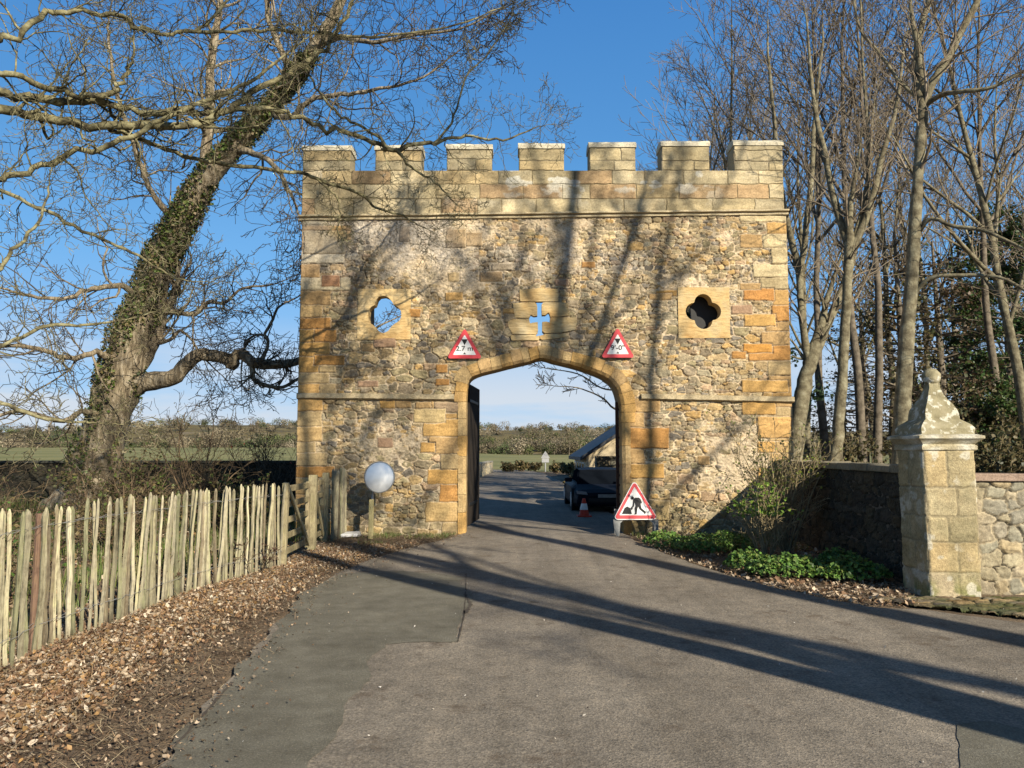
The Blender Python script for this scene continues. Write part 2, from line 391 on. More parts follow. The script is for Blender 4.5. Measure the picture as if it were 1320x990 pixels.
gm = t.nodes.new('ShaderNodeMapping'); gm.inputs['Scale'].default_value = (1.1, .06, 1); t.links.new(g.outputs['Object'], gm.inputs[0])
n7 = noise(t, 2.0, 4, .6, gm.outputs[0]); c = mixc(t, .9, c, ramp(t, n7.outputs[0], [(.35, (.80, .79, .77)), (.5, (1, 1, 1)), (.65, (1.16, 1.15, 1.13))]), 'MULTIPLY')
n5 = noise(t, 1.9, 9, 0.75); c = mixc(t, ramp(t, n5.outputs[0], [(0.56, (0, 0, 0)), (0.66, (.75, .75, .75))]), c, (.085, .062, .042))
n6 = noise(t, 16, 3, 0.8); c = mixc(t, ramp(t, n6.outputs[0], [(0.70, (0, 0, 0)), (0.74, (1, 1, 1))]), c, (.05, .04, .032))
t.links.new(c, b.inputs['Base Color']); pv = bump(t, b, v.outputs['Distance'], 0.5, 0.005); bump(t, b, n2.outputs[0], 0.75, 0.010, pv)
M['road'] = m
m, t, b = nodes('patched_asphalt', 0.85, 0.3)
n1 = noise(t, 1.1, 9, 0.72); n2 = noise(t, 75, 4, 0.8)
c = ramp(t, n1.outputs[0], [(0.3, (.108, .100, .077)), (0.5, (.142, .132, .103)), (0.7, (.18, .167, .13))])
c = mixc(t, 0.8, c, ramp(t, n2.outputs[0], [(0.35, (.6, .6, .6)), (0.60, (1.15, 1.15, 1.13)), (0.70, (2.6, 2.6, 2.5))]), 'MULTIPLY')
n3 = noise(t, 4, 9, .75); c = mixc(t, .8, c, ramp(t, n3.outputs[0], [(.35, (.7, .68, .64)), (.6, (1.15, 1.15, 1.15))]), 'MULTIPLY')
t.links.new(c, b.inputs['Base Color']); bump(t, b, n2.outputs[0], 0.7, 0.010); M['patch'] = m
def ragged(pts, step=0.12, amp=0.05, seed=1):
    out = []
    for i in range(len(pts)):
        a = np.array(pts[i]); b_ = np.array(pts[(i+1) % len(pts)]); L_ = np.linalg.norm(b_-a)
        n = max(1, min(int(L_/step), 400)); nn = np.array([-(b_-a)[1], (b_-a)[0]])/(L_+1e-9)
        for k in range(n):
            p = a+(b_-a)*k/n
            out.append(tuple(p+nn*amp*2*(fbm(np.array([p[0]*2.2]), np.array([p[1]*2.2]), seed, 4)[0]-.5)))
    return out
def flat(name, pts, z, m, kind='structure', h=0.0):
    tri = geometry.tessellate_polygon([[Vector((p[0], p[1], 0)) for p in pts]])
    F = []
    for a, b_, c_ in tri:
        nrm = (pts[b_][0]-pts[a][0])*(pts[c_][1]-pts[a][1])-(pts[b_][1]-pts[a][1])*(pts[c_][0]-pts[a][0])
        F.append([a, b_, c_] if nrm > 0 else [a, c_, b_])
    V = [(p[0], p[1], z) for p in pts]
    return tag(obj(name, V, F, m), kind=kind)
road_l = [(-1.72, -6), (-1.75, 2.5), G(212, 990), G(290, 890), G(345, 820), G(395, 768), G(440, 738), G(500, 716), G(560, 700), (-1.1, 14.4), (-.98, 15.1), (-.98, 16.3), (-2.0, 19), (-2.1, 40), (-1.7, 55), (-3, 64), (-12, 70)]
road_r = [(-11, 73), (1.0, 66), (2.2, 58), (2.6, 40), (2.4, 26), (2.6, 17), (2.2, 16), (2.2, 15.1), (2.15, 14.2), G(850, 712), G(905, 732), G(960, 750), G(1050, 772), G(1120, 786), G(1190, 790), (5.0, 7.0), (8, 6.2), (16, 5), (16, -6)]
flat('road', ragged(road_l+road_r, 0.12, 0.10, 4), 0.024, M['road'])
pp = [(-1.7, 2.0), G(206, 990), G(300, 880), G(350, 815), G(400, 765), G(445, 742), G(520, 738), G(600, 748), G(602, 790), G(590, 832), G(500, 835), G(470, 880), G(430, 940), G(400, 990), (-.9, 2.0)]
flat('road_patch', ragged(pp, 0.05, 0.13, 9), 0.028, M['patch'])
m = m_noise('tar_seam', [(0.3, (.055, .045, .035)), (0.7, (.09, .075, .06))], 8, bst=0.4)
def seam(pts, w, nm='tar_seam'):
    q = [Vector(p) for p in pts]; l = []; r = []
    pts2 = []
    for i in range(len(q)-1):
        for k in range(12): pts2.append(q[i].lerp(q[i+1], k/12))
    pts2.append(q[-1])
    for i, p in enumerate(pts2):
        d = (pts2[min(i+1, len(pts2)-1)]-pts2[max(i-1, 0)]).normalized(); nn = Vector((-d.y, d.x))
        ww = w*random.uniform(.3, 1.3); jj = random.uniform(-.3, .3)*w
        l.append(tuple(p+nn*(ww+jj))); r.append(tuple(p-nn*(ww-jj)))
    flat(nm, l+r[::-1], 0.032, m)
seam([G(601, 742), G(600, 775), G(598, 800), G(590, 832)], 0.007)
seam([G(600, 770), G(607, 784), G(598, 796)], 0.022)
seam([G(205, 992), G(260, 930), G(300, 885)], 0.012)
flat('road_patch', ragged([G(1235, 940), G(1275, 935), G(1400, 965), G(1480, 1060), G(1240, 1060)], .06, .05, 22), 0.0285, M['patch'])
# cobbles
def cob(X, Z): return rubble(X, Z, 91, 0.22, 0.10, pal=PAL*0.55, mortar=(.07, .07, .04), joint=.12, relief=1.2)
V, F, C = sheet(3.9, 8.6, 6.9, 8.59, 0.016, cob, mask=lambda x, z: z < 8.05-.75*(x-4.3)+.25*(fbm(x*3, z*3, 5, 3)-.5))
V = np.c_[V[:, 0], V[:, 2], 0.006-V[:, 1]*.55]
mm = C[:, 1:2]*0+sst(.45, .6, fbm(V[:, 0]*2, V[:, 1]*2, 77, 3))[:, None]
C = C*(1-mm*.6)+np.array([.06, .08, .02])*mm*.6
tag(obj('cobbled_gutter', V, F, M['stone'], col=C, smooth=True), kind='structure')

# ================================================================== GATEHOUSE
Y0 = 15.1; TK = 0.95
gx0 = P(384, 510, Y0)[0]; gx1 = P(1020.5, 512, Y0)[0]
zs2 = P(700, 278, Y0)[2]          # upper string
zs1 = P(700, 512, Y0)[2]          # lower string
gate = thing('stone_gatehouse', 'battlemented rubble and sandstone gate arch with seven merlons spanning the road', 'gatehouse', (0, Y0, 0))
XZ = lambda a, b_: (P(a, b_, Y0)[0], P(a, b_, Y0)[2])
arch_px = [(601, 515), (602, 500), (604, 491), (609, 485.5), (620, 481), (638, 476.5), (655, 472), (672, 468), (686, 464.5), (699, 460.5), (713, 464.5), (730, 468.5), (747, 473), (763, 478.5), (778, 484.5), (788, 491), (795, 500), (799, 513), (801, 525)]
opening = [(XZ(601, 600)[0], 0.0)] + [(XZ(601, 560)[0], 1.95)] + [XZ(*p) for p in arch_px] + [(XZ(802, 600)[0], 1.6), (XZ(803, 600)[0], 0.0)]
# smooth the opening curve
def catmull(pts, n=4):
    pts = [np.array(p, float) for p in pts]; out = []
    for i in range(len(pts)-1):
        p0 = pts[max(i-1, 0)]; p1 = pts[i]; p2 = pts[i+1]; p3 = pts[min(i+2, len(pts)-1)]
        for k in range(n):
            t_ = k/n; out.append(.5*((2*p1)+(-p0+p2)*t_+(2*p0-5*p1+4*p2-p3)*t_**2+(-p0+3*p1-3*p2+p3)*t_**3))
    out.append(pts[-1]); return np.array(out)
def offset(pts, d):
    pts = np.array(pts); out = []
    for i in range(len(pts)):
        a = pts[max(i-1, 0)]; b_ = pts[min(i+1, len(pts)-1)]; tt = (b_-a)/np.linalg.norm(b_-a)
        out.append(pts[i]+np.array([-tt[1], tt[0]])*d)
    return np.array(out)
op = catmull(opening[2:-2], 2); op = np.array([opening[0], opening[1]]+[tuple(p) for p in op]+[opening[-2], opening[-1]])
op_out = offset(op, 0.03)
def quatrefoil(cx, cz, r, n=10, sq=1.0):
    pts = []
    for q in range(4):
        a0 = q*math.pi/2; lx = cx+math.cos(a0)*r*.50; lz = cz+math.sin(a0)*r*.50
        for k in range(n+1):
            a = a0-R(86)+R(172)*k/n; pts.append((lx+math.cos(a)*r*.50*sq, lz+math.sin(a)*r*.50*sq))
    return pts
qL = XZ(499, 404); qR = XZ(906, 402); cc0 = XZ(695.5, 411)
foilR = quatrefoil(qR[0], qR[1], 0.352)
foilL = [XZ(450+a/11, 360+b_/11) for a, b_ in [(395, 290), (430, 250), (500, 240), (560, 262), (605, 310), (640, 370), (700, 400), (740, 460), (745, 530), (715, 595), (650, 635), (600, 680), (560, 735), (500, 768), (440, 750), (400, 715), (345, 650), (280, 610), (270, 540), (285, 440), (320, 395), (370, 370)]][::-1]
crs = [XZ(650+a/11, 360+b_/11) for a, b_ in [(425, 325), (580, 325), (540, 365), (528, 440), (530, 520), (580, 520), (625, 485), (640, 510), (640, 620), (600, 600), (535, 605), (532, 740), (575, 775), (500, 800), (455, 810), (440, 790), (480, 740), (478, 608), (420, 612), (372, 628), (358, 570), (375, 515), (420, 535), (470, 530), (468, 400), (455, 355)]][::-1]
def grow_poly(pts, d):
    c_ = np.mean(pts, 0); return [tuple(c_+(np.array(p)-c_)*(1+d)) for p in pts]
ztop = zs2
def hole_at(pts, l, r_, d, u):
    p = np.array(pts); a = p.min(0); b2 = p.max(0)
    return [(a[0]-l, a[1]-d), (b2[0]+r_, a[1]-d), (b2[0]+r_, b2[1]+u), (a[0]-l, b2[1]+u)]
outline = [(gx0, -0.3), (op_out[0][0], -0.3)] + [tuple(p) for p in op_out] + [(op_out[-1][0], -0.3), (gx1, -0.3), (gx1, ztop), (gx0, ztop)]
gb = MB(); gb.poly(outline, Y0+0.004, Y0+TK, (.3, .22, .12), holes=[hole_at(foilL, .05, .30, .05, .30), grow_poly(foilR, .06), hole_at(crs, .12, .06, .02, .45)])
gb.build('wall_core', M['core'], gate)
SAND = [(.48, .31, .125), (.50, .31, .11), (.44, .30, .145), (.49, .35, .17), (.46, .25, .085), (.43, .33, .18)]
PALE = [(.53, .45, .28), (.49, .41, .25), (.54, .43, .245), (.45, .39, .26), (.57, .49, .32)]
rects = []
for sx_, xe in ((1, gx0), (-1, gx1)):
    z = -0.05; k = 0
    while z < ztop-.05:
        h = random.uniform(.20, .33)
        if z+h > ztop-.1: h = ztop-z
        w = random.choice([.42, .50, .62]) if k % 2 else random.choice([.75, .88, 1.0])
        if sx_ < 0: w *= 0.95
        if random.random() < .3: w = random.uniform(.3, .5)
        c = random.choice(SAND if z < 4.4 else SAND[:3]+PALE)
        if w > .7 and random.random() < .5:
            wm = w*random.uniform(.35, .6); cB = random.choice(SAND)
            rr = [(0, wm, c), (wm, w, cB)]
        else: rr = [(0, w, c)]
        for a, b2, c2 in rr:
            x0, x1 = (xe+a, xe+b2) if sx_ > 0 else (xe-b2, xe-a)
            rects.append((x0, x1, z, z+h, c2))
        z += h; k += 1
for sx_, xe in ((-1, opening[0][0]-.12), (1, opening[-1][0]+.12)):
    z = -0.05; k = 0
    while z < zs1-.2:
        h = random.uniform(.24, .42); w = (.66 if k % 2 else .34)*random.uniform(.9, 1.2)
        x0, x1 = (xe-w, xe) if sx_ < 0 else (xe, xe+w)
        rects.append((x0, x1, z, z+h, random.choice(SAND))); z += h; k += 1
def prect(a, b_, c_, d, col): 
    x0, z1 = XZ(a, b_); x1, z0 = XZ(c_, d); rects.append((x0, x1, z0, z1, col))
prect(545, 540, 600, 563, (.48, .31, .12)); prect(560, 518, 592, 532, (.36, .27, .18)); prect(533, 527, 575, 545, (.46, .36, .19))
prect(955, 518, 1000, 535, (.50, .31, .11)); prect(975, 537, 1020, 565, (.50, .32, .13)); prect(955, 490, 1016, 506, (.50, .32, .12))
prect(957, 372, 998, 388, (.47, .24, .08)); prect(958, 405, 1000, 421, (.52, .33, .12)); prect(957, 443, 995, 455, (.52, .27, .07))
prect(415, 355, 438, 370, (.38, .20, .10)); prect(392, 298, 446, 328, (.47, .37, .2)); prect(405, 458, 445, 471, (.46, .25, .08))
for q in ((700, 455, 735, 470), (600, 300, 622, 318), (575, 296, 601, 320), (515, 292, 528, 312)): prect(*q, (.40, .30, .18))
rs_ = random.Random(5)
for _ in range(46):
    xx = rs_.uniform(gx0+.7, gx1-.8); zz = rs_.choice([rs_.uniform(.6, 2.5), rs_.uniform(2.8, 5.3)]); ww = rs_.uniform(.22, .46); hh = rs_.uniform(.13, .21)
    if abs(xx-.7) < 1.9+ww and zz < 3.75: continue
    cc_ = rs_.choice(SAND+[(.40, .27, .18), (.36, .29, .19)]); rects.append((xx, xx+ww, zz, zz+hh, tuple(v*.92 for v in cc_)))
def plas(X, Z):
    n = fbm(X*.9+2, Z*1.1, 31, 4); n2 = fbm(X*3, Z*3, 33, 3)
    up = sst(4.0, 5.4, Z)*sst(6.6, 6.0, Z); lo = sst(0.6, 1.1, Z)*sst(2.5, 2.0, Z)
    rgt = sst(2.4, 3.2, X); cen = sst(-3.4, -2.6, X)*sst(-1.1, -1.6, X)
    a = up*0.62 + lo*(rgt*.75+cen*.5)
    return np.clip(a*sst(.36, .60, n)*1.1 + 0.10*sst(.5, .7, n2), 0, .7)
ring_out = offset(op, 0.12)
winL = (XZ(462, 373)[0], XZ(530, 373)[0], XZ(498, 438)[1], XZ(498, 373)[1])
winR = (XZ(873, 371)[0], XZ(939, 371)[0], XZ(906, 436)[1], XZ(906, 371)[1])
crsblk = [XZ(650+a/11, 360+b_/11) for a, b_ in [(215, 150), (765, 140), (765, 330), (910, 340), (915, 530), (1030, 540), (1030, 740), (880, 840), (90, 870), (50, 620), (120, 560), (120, 340), (215, 320)]]
def gmask(x, z):
    mm = inside([tuple(p) for p in ring_out], x, z)
    for w in (winL, winR): mm |= (x > w[0]+.02) & (x < w[1]-.02) & (z > w[2]+.02) & (z < w[3]-.02)
    mm |= inside(grow_poly(crs, .16), x, z) 
    return mm
cross_rects = []
def cr(a, b_, c_, d, col): 
    x0, z1 = XZ(650+a/11, 360+b_/11); x1, z0 = XZ(650+c_/11, 360+d/11); cross_rects.append((x0, x1, z0, z1, col))
def gfn(X, Z):
    H, C = rubble(X, Z, 11, 0.27, 0.14, rects, plas)
    H2, C2 = rubble(X, Z, 12, 0.15, 0.078, (), plas)
    inr = np.zeros(X.shape, bool)
    for (a0, a1, b0, b2, _c) in rects: inr |= (X > a0-.04) & (X < a1+.04) & (Z > b0-.04) & (Z < b2+.04)
    sm_ = (fbm(np.floor(X/.33)*.9, np.floor(Z/.20)*.9, 15, 2)+.22*sst(3.6, 5.0, Z) > .58) & ~inr
    H = np.where(sm_, H2, H); C = np.where(sm_[..., None], C2, C)
    # lower down: larger rounded cobbles, darker damp foot
    f = sst(0.9, 0.2, Z)*sst(.3, .6, fbm(X*2, Z*2, 44, 3))
    C = C*(1-0.35*f)[..., None]*np.array([1, 1, 1])+np.array([.02, .025, .01])*f[..., None]
    g1 = sst(4.6, 5.6, Z)*sst(3.4, 2.5, X)*0.16*sst(.35, .6, fbm(X*1.2, Z*1.5, 47, 4))    # grey lichened upper courses
    gray = C.mean(-1, keepdims=True)*np.array([1.0, .97, .93])
    C = C*(1-g1*3)[..., None]+gray*.9*(g1*3)[..., None]
    return H, C
V, F, C = sheet(gx0, gx1, -0.02, zs2+.02, 0.0125, gfn, gmask); V[:, 1] += Y0-0.006
obj('rubble_facing', V, F, M['stone'], gate, C, True)
# string courses (moulded strips)
def string(name, pl_, pr_, prof, col, ext=0.07, depth=TK):
    xa, za = XZ(*pl_); xb, zb = XZ(*pr_); xa -= 0; n = 46
    xs = np.linspace(xa-0, xb, n); V = []; C = []
    for i, x in enumerate(xs):
        zc = za+(zb-za)*i/(n-1)+random.uniform(-.004, .004)
        for (py, pz) in prof: V.append((x, Y0-py+random.uniform(-.005, .005), zc+pz)); C.append(np.array(col)*random.uniform(.8, 1.15))
    k = len(prof); F = [[i*k+j, i*k+(j+1), (i+1)*k+j+1, (i+1)*k+j][::-1] for i in range(n-1) for j in range(k-1)]
    F += [list(range(k)), [(n-1)*k+j for j in range(k)][::-1]]
    return obj(name, V, F, M['stone'], gate, C)
string('string_course', (386, 281), (1015, 273.5), [(-.05, .055), (.06, .05), (.115, .03), (.115, .0), (.05, -.015), (.07, -.04), (.065, -.065), (-.05, -.07)], (.50, .42, .27))
string('string_course', (384, 511), (586, 513), [(-.05, .075), (.04, .07), (.105, .05), (.105, -.03), (.05, -.055), (-.05, -.06)], (.46, .38, .24))
string('string_course', (826, 512), (1022, 516), [(-.05, .075), (.04, .07), (.105, .05), (.105, -.03), (.05, -.055), (-.05, -.06)], (.46, .38, .24))
# arch surround: voussoirs and jamb blocks
cum = np.r_[0, np.cumsum(np.linalg.norm(np.diff(op, axis=0), axis=1))]; tot = cum[-1]
outr = offset(op, 0.27)
def at(arr, s_): return np.array([np.interp(s_, cum, arr[:, 0]), np.interp(s_, cum, arr[:, 1])])
vb = MB(); s_ = 0
jl = 2.35
while s_ < tot-0.01:
    inarch = jl < s_ < tot-jl
    st_ = random.uniform(.15, .24) if inarch else random.uniform(.3, .46)
    if s_+st_ > tot-.1: st_ = tot-s_
    e_ = s_+st_-0.007
    wd = 0.25*random.uniform(.88, 1.15) if inarch else .16*random.uniform(.95, 1.05)
    oA = offset(op, wd); 
    inn = [at(op, s_), at(op, (s_+e_)/2), at(op, e_)]; ou = [at(oA, e_), at(oA, (s_+e_)/2), at(oA, s_)]
    pr = 0.045+random.uniform(0, .02)
    ch = 0.05
    pts = inn+ou; cin = [inn[i]+(ou[2-i]-inn[i])*min(.4, ch/wd*1.2) for i in range(3)]
    front = [*cin, *ou]
    V = [(p[0], Y0-pr, p[1]) for p in front]+[(p[0], Y0-pr+ch, p[1]) for p in inn]+[(p[0], Y0+.36, p[1]) for p in inn]+[(p[0], Y0+.36, p[1]) for p in ou]
    n_ = 6
    F = [[5, 4, 3, 2, 1, 0]]
    F += [[6, 7, 1, 0][::-1], [7, 8, 2, 1][::-1], [9, 10, 7, 6][::-1], [10, 11, 8, 7][::-1]]
    F += [[3, 4, 13, 12], [4, 5, 14, 13], [0, 5, 14, 9, 6], [2, 8, 11, 12, 3]]
    c = random.choice(SAND[:4]); k9 = random.uniform(.85, 1.1); c = tuple(v*k9 for v in c)
    vb.add(V, F, c); s_ += st_
o = vb.build('arch_surround', M['stone'], gate)
bm = bmesh.new(); bm.from_mesh(o.data); bmesh.ops.recalc_face_normals(bm, faces=bm.faces[:])
bmesh.ops.subdivide_edges(bm, edges=[e for e in bm.edges if e.calc_length() > .09], cuts=2, use_grid_fill=True)
bmesh.ops.triangulate(bm, faces=[f for f in bm.faces if len(f.verts) > 4])
for v in bm.verts: v.co += Vector([(vn(np.array([v.co.x*13+k*9]), np.array([v.co.z*13+v.co.y*7]), k)[0]-.5)*.018 for k in range(3)])
bm.to_mesh(o.data); bm.free()
# inner iron-bound frame on the right reveal, oak door leaves folded back
dz = 0.08
def door(name, x, ang, w, top, label, left):
    mbd = MB(); n = 5
    for i in range(n):
        a0 = w*i/n; a1 = w*(i+1)/n-.006
        mbd.box(a0, a1, -.035, .035, dz, top[i] if not np.isscalar(top) else top, bev=.005)
    o = mbd; V = np.concatenate(o.V); ca, sa = math.cos(ang), math.sin(ang)
    V = np.c_[V[:, 0]*ca-V[:, 1]*sa+x, V[:, 0]*sa+V[:, 1]*ca+Y0+TK+.02, V[:, 2]]
    t_ = thing(name, label, 'door', (x, Y0+TK, 0))
    obj('leaf', V, o.F, M['tar'], t_)
    for hz_ in (.5, top-.35 if np.isscalar(top) else 2.0):
        q = MB(); q.box(0, w*.8, -.05, -.036, hz_-.03, hz_+.03, bev=.004); V = np.concatenate(q.V)
        V = np.c_[V[:, 0]*ca-V[:, 1]*sa+x, V[:, 0]*sa+V[:, 1]*ca+Y0+TK+.02, V[:, 2]]
        obj('hinge_strap', V, q.F, M['black'], t_)
door('gate_door', op[0][0]-.03, R(84.5), 1.55, P(610, 499, 16.9)[2], 'tall dark oak door leaf folded back behind the left jamb of the arch', True)
door('gate_door', op[-1][0]+.05, R(80.5), 1.5, 2.9, 'dark oak door leaf folded back behind the right jamb of the arch', False)
fr = MB()
fr.box(op[-1][0]-.075, op[-1][0]-.015, Y0+.42, Y0+.50, 0.02, 2.6, bev=.006)
for k in range(13): fr.box(op[-1][0]-.03, op[-1][0]+.035, Y0+.45, Y0+.49, .15+k*.19, .19+k*.19, bev=.004)
fr.build('iron_strip', m_noise('rusty_iron', [(0.3, (.03, .015, .01)), (0.7, (.10, .05, .03))], 20, bst=.4), gate)
# quatrefoil windows and cross loop
def foil_window(win, foil, name, cols):
    x0, x1, z0, z1 = win; zm = (z0+z1)/2
    w = MB(); outer = [(x0, z0), (x1, z0), (x1, z1), (x0, z1)]
    V, F = prism(outer, Y0-.045, Y0+.22, [foil]); V = np.array(V)
    n = len(V)
    w.add(V, F, cols[0])
    # second, thicker inner ring gives the reveal its depth
    
    o = w.build(name, M['sand'], gate); return o
m, t, b = nodes('dressed_sandstone', 0.92, 0.2)
n1 = noise(t, 2.2, 8, .6); n2 = noise(t, 26, 8, .7)
g = t.nodes.new('ShaderNodeTexCoord'); mpn = t.nodes.new('ShaderNodeMapping'); mpn.inputs['Scale'].default_value = (1, 1, 5); mpn.inputs['Rotation'].default_value = (0, R(12), 0)
t.links.new(g.outputs['Object'], mpn.inputs[0]); n3 = noise(t, 6, 8, .65, mpn.outputs[0])
c = ramp(t, n1.outputs[0], [(.3, (.40, .24, .09)), (.5, (.50, .36, .17)), (.7, (.46, .38, .23))])
c = mixc(t, .8, c, ramp(t, n3.outputs[0], [(.3, (.62, .58, .55)), (.55, (1.05, 1.05, 1.05))]), 'MULTIPLY')
t.links.new(c, b.inputs['Base Color']); pv = bump(t, b, n3.outputs[0], .7, .03); bump(t, b, n2.outputs[0], .5, .01, pv); M['sand'] = m
foil_window(winL, foilL, 'quatrefoil_window', ((.5, .36, .17), (.5, .42, .3)))
o = foil_window(winR, foilR, 'quatrefoil_window', ((.5, .36, .17), (.3, .2, .1)))
bk = MB(); bk.poly([(qR[0]-.13, qR[1]-.5), (qR[0]+.5, qR[1]-.5), (qR[0]+.5, qR[1]+.5), (qR[0]-.20, qR[1]+.5)], Y0+.30, Y0+.36)
bk.build('dark_backing', M['black'], gate)  # added black sheet so the right opening reads dark
cb = MB()
blocks = [[(215, 150), (500, 135), (765, 142), (768, 318), (420, 322), (225, 316)],
          [(120, 345), (425, 332), (455, 360), (468, 400), (468, 524), (420, 530), (375, 508), (350, 560), (150, 548)],
          [(530, 362), (590, 332), (900, 342), (915, 520), (760, 540), (650, 540), (640, 500), (625, 478), (580, 515), (532, 515), (528, 440)],
          [(50, 600), (130, 566), (352, 566), (366, 632), (420, 618), (474, 612), (478, 735), (440, 785), (120, 782), (60, 680)],
          [(538, 610), (600, 606), (642, 626), (650, 548), (1020, 545), (1030, 620), (1010, 720), (800, 760), (578, 772), (538, 740)],
          [(90, 800), (440, 795), (455, 815), (495, 806), (500, 850), (480, 872), (100, 872)],
          [(500, 808), (590, 780), (880, 775), (890, 812), (700, 850), (540, 862), (512, 850)]]
for i, bl in enumerate(blocks):
    pts = [XZ(650+a/11, 360+b_/11) for a, b_ in bl][::-1]
    bmh = bmesh.new(); V, F = prism(pts, Y0-.05-.01*(i % 3), Y0+.10)
    cb.add(V, F, (.4, .3, .17)); bmh.free()
cb.build('cross_loop', M['sand'], gate)

# parapet and merlons
zpl = XZ(450, 222)[1]; zpr = XZ(950, 218)[1]; zp = (zpl+zpr)/2
px0 = XZ(390, 230)[0]; px1 = XZ(1009.5, 230)[0]; PD = 0.45
ash = ashlar(px0, px1, zs2, zp, (zp-zs2)/3, .45, .95, PALE+[(.46, .33, .19), (.40, .29, .17)])
def pfn(X, Z):
    H, C = rubble(X, Z, 21, .5, .3, ash, mortar=(.44, .37, .23))
    H = H*.5
    li = sst(.60, .66, fbm(X*2.2, Z*3.2, 51, 5))*sst(zs2, zp, Z)*sst(5, 3, np.abs(X-.2))
    gr = sst(.42, .62, fbm(X*1.3+9, Z*1.8, 53, 5))*.8
    C = C*(1-gr*.45)[..., None]+np.array([.05, .05, .03])*(gr*.45)[..., None]
    C = C*(1-li)[..., None]+np.array([.55, .53, .45])*li[..., None]
    return H, C
V, F, C = sheet(px0, px1, zs2-.01, zp, 0.0125, pfn); V[:, 1] += Y0-.002
b1 = MB(); b1.box(px0, px1, Y0+.004, Y0+PD, zs2-.01, zp-.002, (.38, .32, .2))
Vb = np.concatenate(b1.V); Fb = b1.F
obj('parapet', np.r_[V, Vb], F.tolist()+[[i+len(V) for i in f] for f in Fb], M['stone'], gate, np.r_[C, np.concatenate(b1.C)], False)
rearw = MB(); rearw.box(gx0+.02, gx1-.02, Y0+PD+.01, Y0+TK, zs2-.3, zs2+.012, (.3, .27, .2)); rearw.build('wall_walk', M['core'], gate)
mer = [(389.5, 452, 186.5), (484, 543.5, 186), (576, 634, 185), (669, 727, 184), (760, 819, 182.5), (853, 914, 181), (946, 1008.5, 180)]
for i, (a, b_, tp) in enumerate(mer):
    x0 = XZ(a, 205)[0]; x1 = XZ(b_, 205)[0]; z1 = XZ((a+b_)/2, tp)[1]; zc = z1-.135
    x0 = max(x0, px0) if i else px0; x1 = px1 if i == 6 else x1
    rr = ashlar(x0, x1, zp, zc, .22, .45, 1.0, PALE)
    def mfn(X, Z):
        H, C = rubble(X, Z, 23+i, .5, .3, rr, mortar=(.42, .37, .27)); H = H*.5
        gr = sst(.40, .62, fbm(X*2.2+9*i, Z*2.4, 57+i, 4))*.5
        return H, C*(1-gr*.5)[..., None]+np.array([.05, .055, .03])*(gr*.5)[..., None]
    V, F, C = sheet(x0, x1, zp-.003, zc, 0.0125, mfn); V[:, 1] += Y0-.004
    b1 = MB(); b1.box(x0, x1, Y0+.002, Y0+PD, zp-.003, zc, (.37, .32, .21)); Vb = np.concatenate(b1.V)
    mo = obj('merlon', np.r_[V, Vb], F.tolist()+[[q+len(V) for q in f] for f in b1.F], M['stone'], gate, np.r_[C, np.concatenate(b1.C)], False)
    cpb = MB(); j = lambda: random.uniform(-.012, .012)
    pr = [(Y0-.04, zc+.003), (Y0-.045, zc+.07+j()), (Y0+.03, z1), (Y0+PD-.1, z1+.01+j()), (Y0+PD+.03, zc+.07), (Y0+PD+.03, zc+.003)]
    V = []; n_ = 5
    for k in range(n_+1):
        xx = x0-.02+(x1-x0+.04)*k/n_
        for (yy, zz) in pr: V.append((xx, yy+j()*.5, zz+(j()*.6 if zz > zc+.01 else 0)))
    k6 = len(pr); F = [[q*k6+w, q*k6+(w+1) % k6, (q+1)*k6+(w+1) % k6, (q+1)*k6+w] for q in range(n_) for w in range(k6)]
    F = [f[::-1] for f in F]; F += [list(range(k6)), [n_*k6+w for w in range(k6)][::-1]]
    obj('coping', V, F, M['stone'], mo, np.tile(np.array([.62, .57, .43])*random.uniform(.9, 1.1), (len(V), 1)))

# ================================================================== GARDEN WALLS, PILLAR
PALW = np.array([(.30, .27, .19), (.26, .24, .19), (.34, .30, .22), (.22, .21, .17), (.37, .31, .2), (.29, .28, .22)])
PX0, PX1 = 4.59, 5.15; PY0 = 8.6; PY1 = 9.16
def xform(V, o_, ux):   # local x along ux, local -y = outward normal
    ux = np.array(ux, float); n_ = np.array([ux[1], -ux[0], 0]); ux3 = np.array([ux[0], ux[1], 0])
    return np.array(o_)+V[:, 0:1]*ux3+(-V[:, 1:2])*n_+V[:, 2:3]*np.array([0, 0, 1])
side = thing('garden_wall', 'shaded stone wall running from the gate to the pillar with ball finial', 'wall', (5, 12, 0))
A_ = np.array([5.22, 15.02]); B_ = np.array([4.80, 9.18]); Ls = np.linalg.norm(B_-A_); ux = (B_-A_)/Ls
V, F, C = sheet(0, Ls, -.05, 1.33, .02, lambda X, Z: rubble(X, Z, 61, .36, .17, pal=PALW*.2, mortar=(.055, .048, .036)))  # stone and mortar colours darkened to deepen the shade on this face
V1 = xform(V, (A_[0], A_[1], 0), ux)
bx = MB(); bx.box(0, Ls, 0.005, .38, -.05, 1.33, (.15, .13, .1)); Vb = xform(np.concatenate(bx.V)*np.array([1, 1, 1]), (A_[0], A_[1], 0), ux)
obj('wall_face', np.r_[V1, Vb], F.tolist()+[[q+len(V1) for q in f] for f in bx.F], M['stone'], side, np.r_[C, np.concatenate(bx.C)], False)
cp = MB(); x = 0
while x < Ls-.05:
    w = min(random.uniform(.5, .8), Ls-x); cp.box(x, x+w-.01, -.06, .44, 1.332, 1.42+random.uniform(0, .02), tuple(np.array((.26, .23, .16))*random.uniform(.8, 1.1)), bev=.02, jit=.008); x += w
o = cp; Vc = xform(np.concatenate(cp.V), (A_[0], A_[1], 0), ux); obj('coping', Vc, cp.F, M['stone'], side, np.concatenate(cp.C))
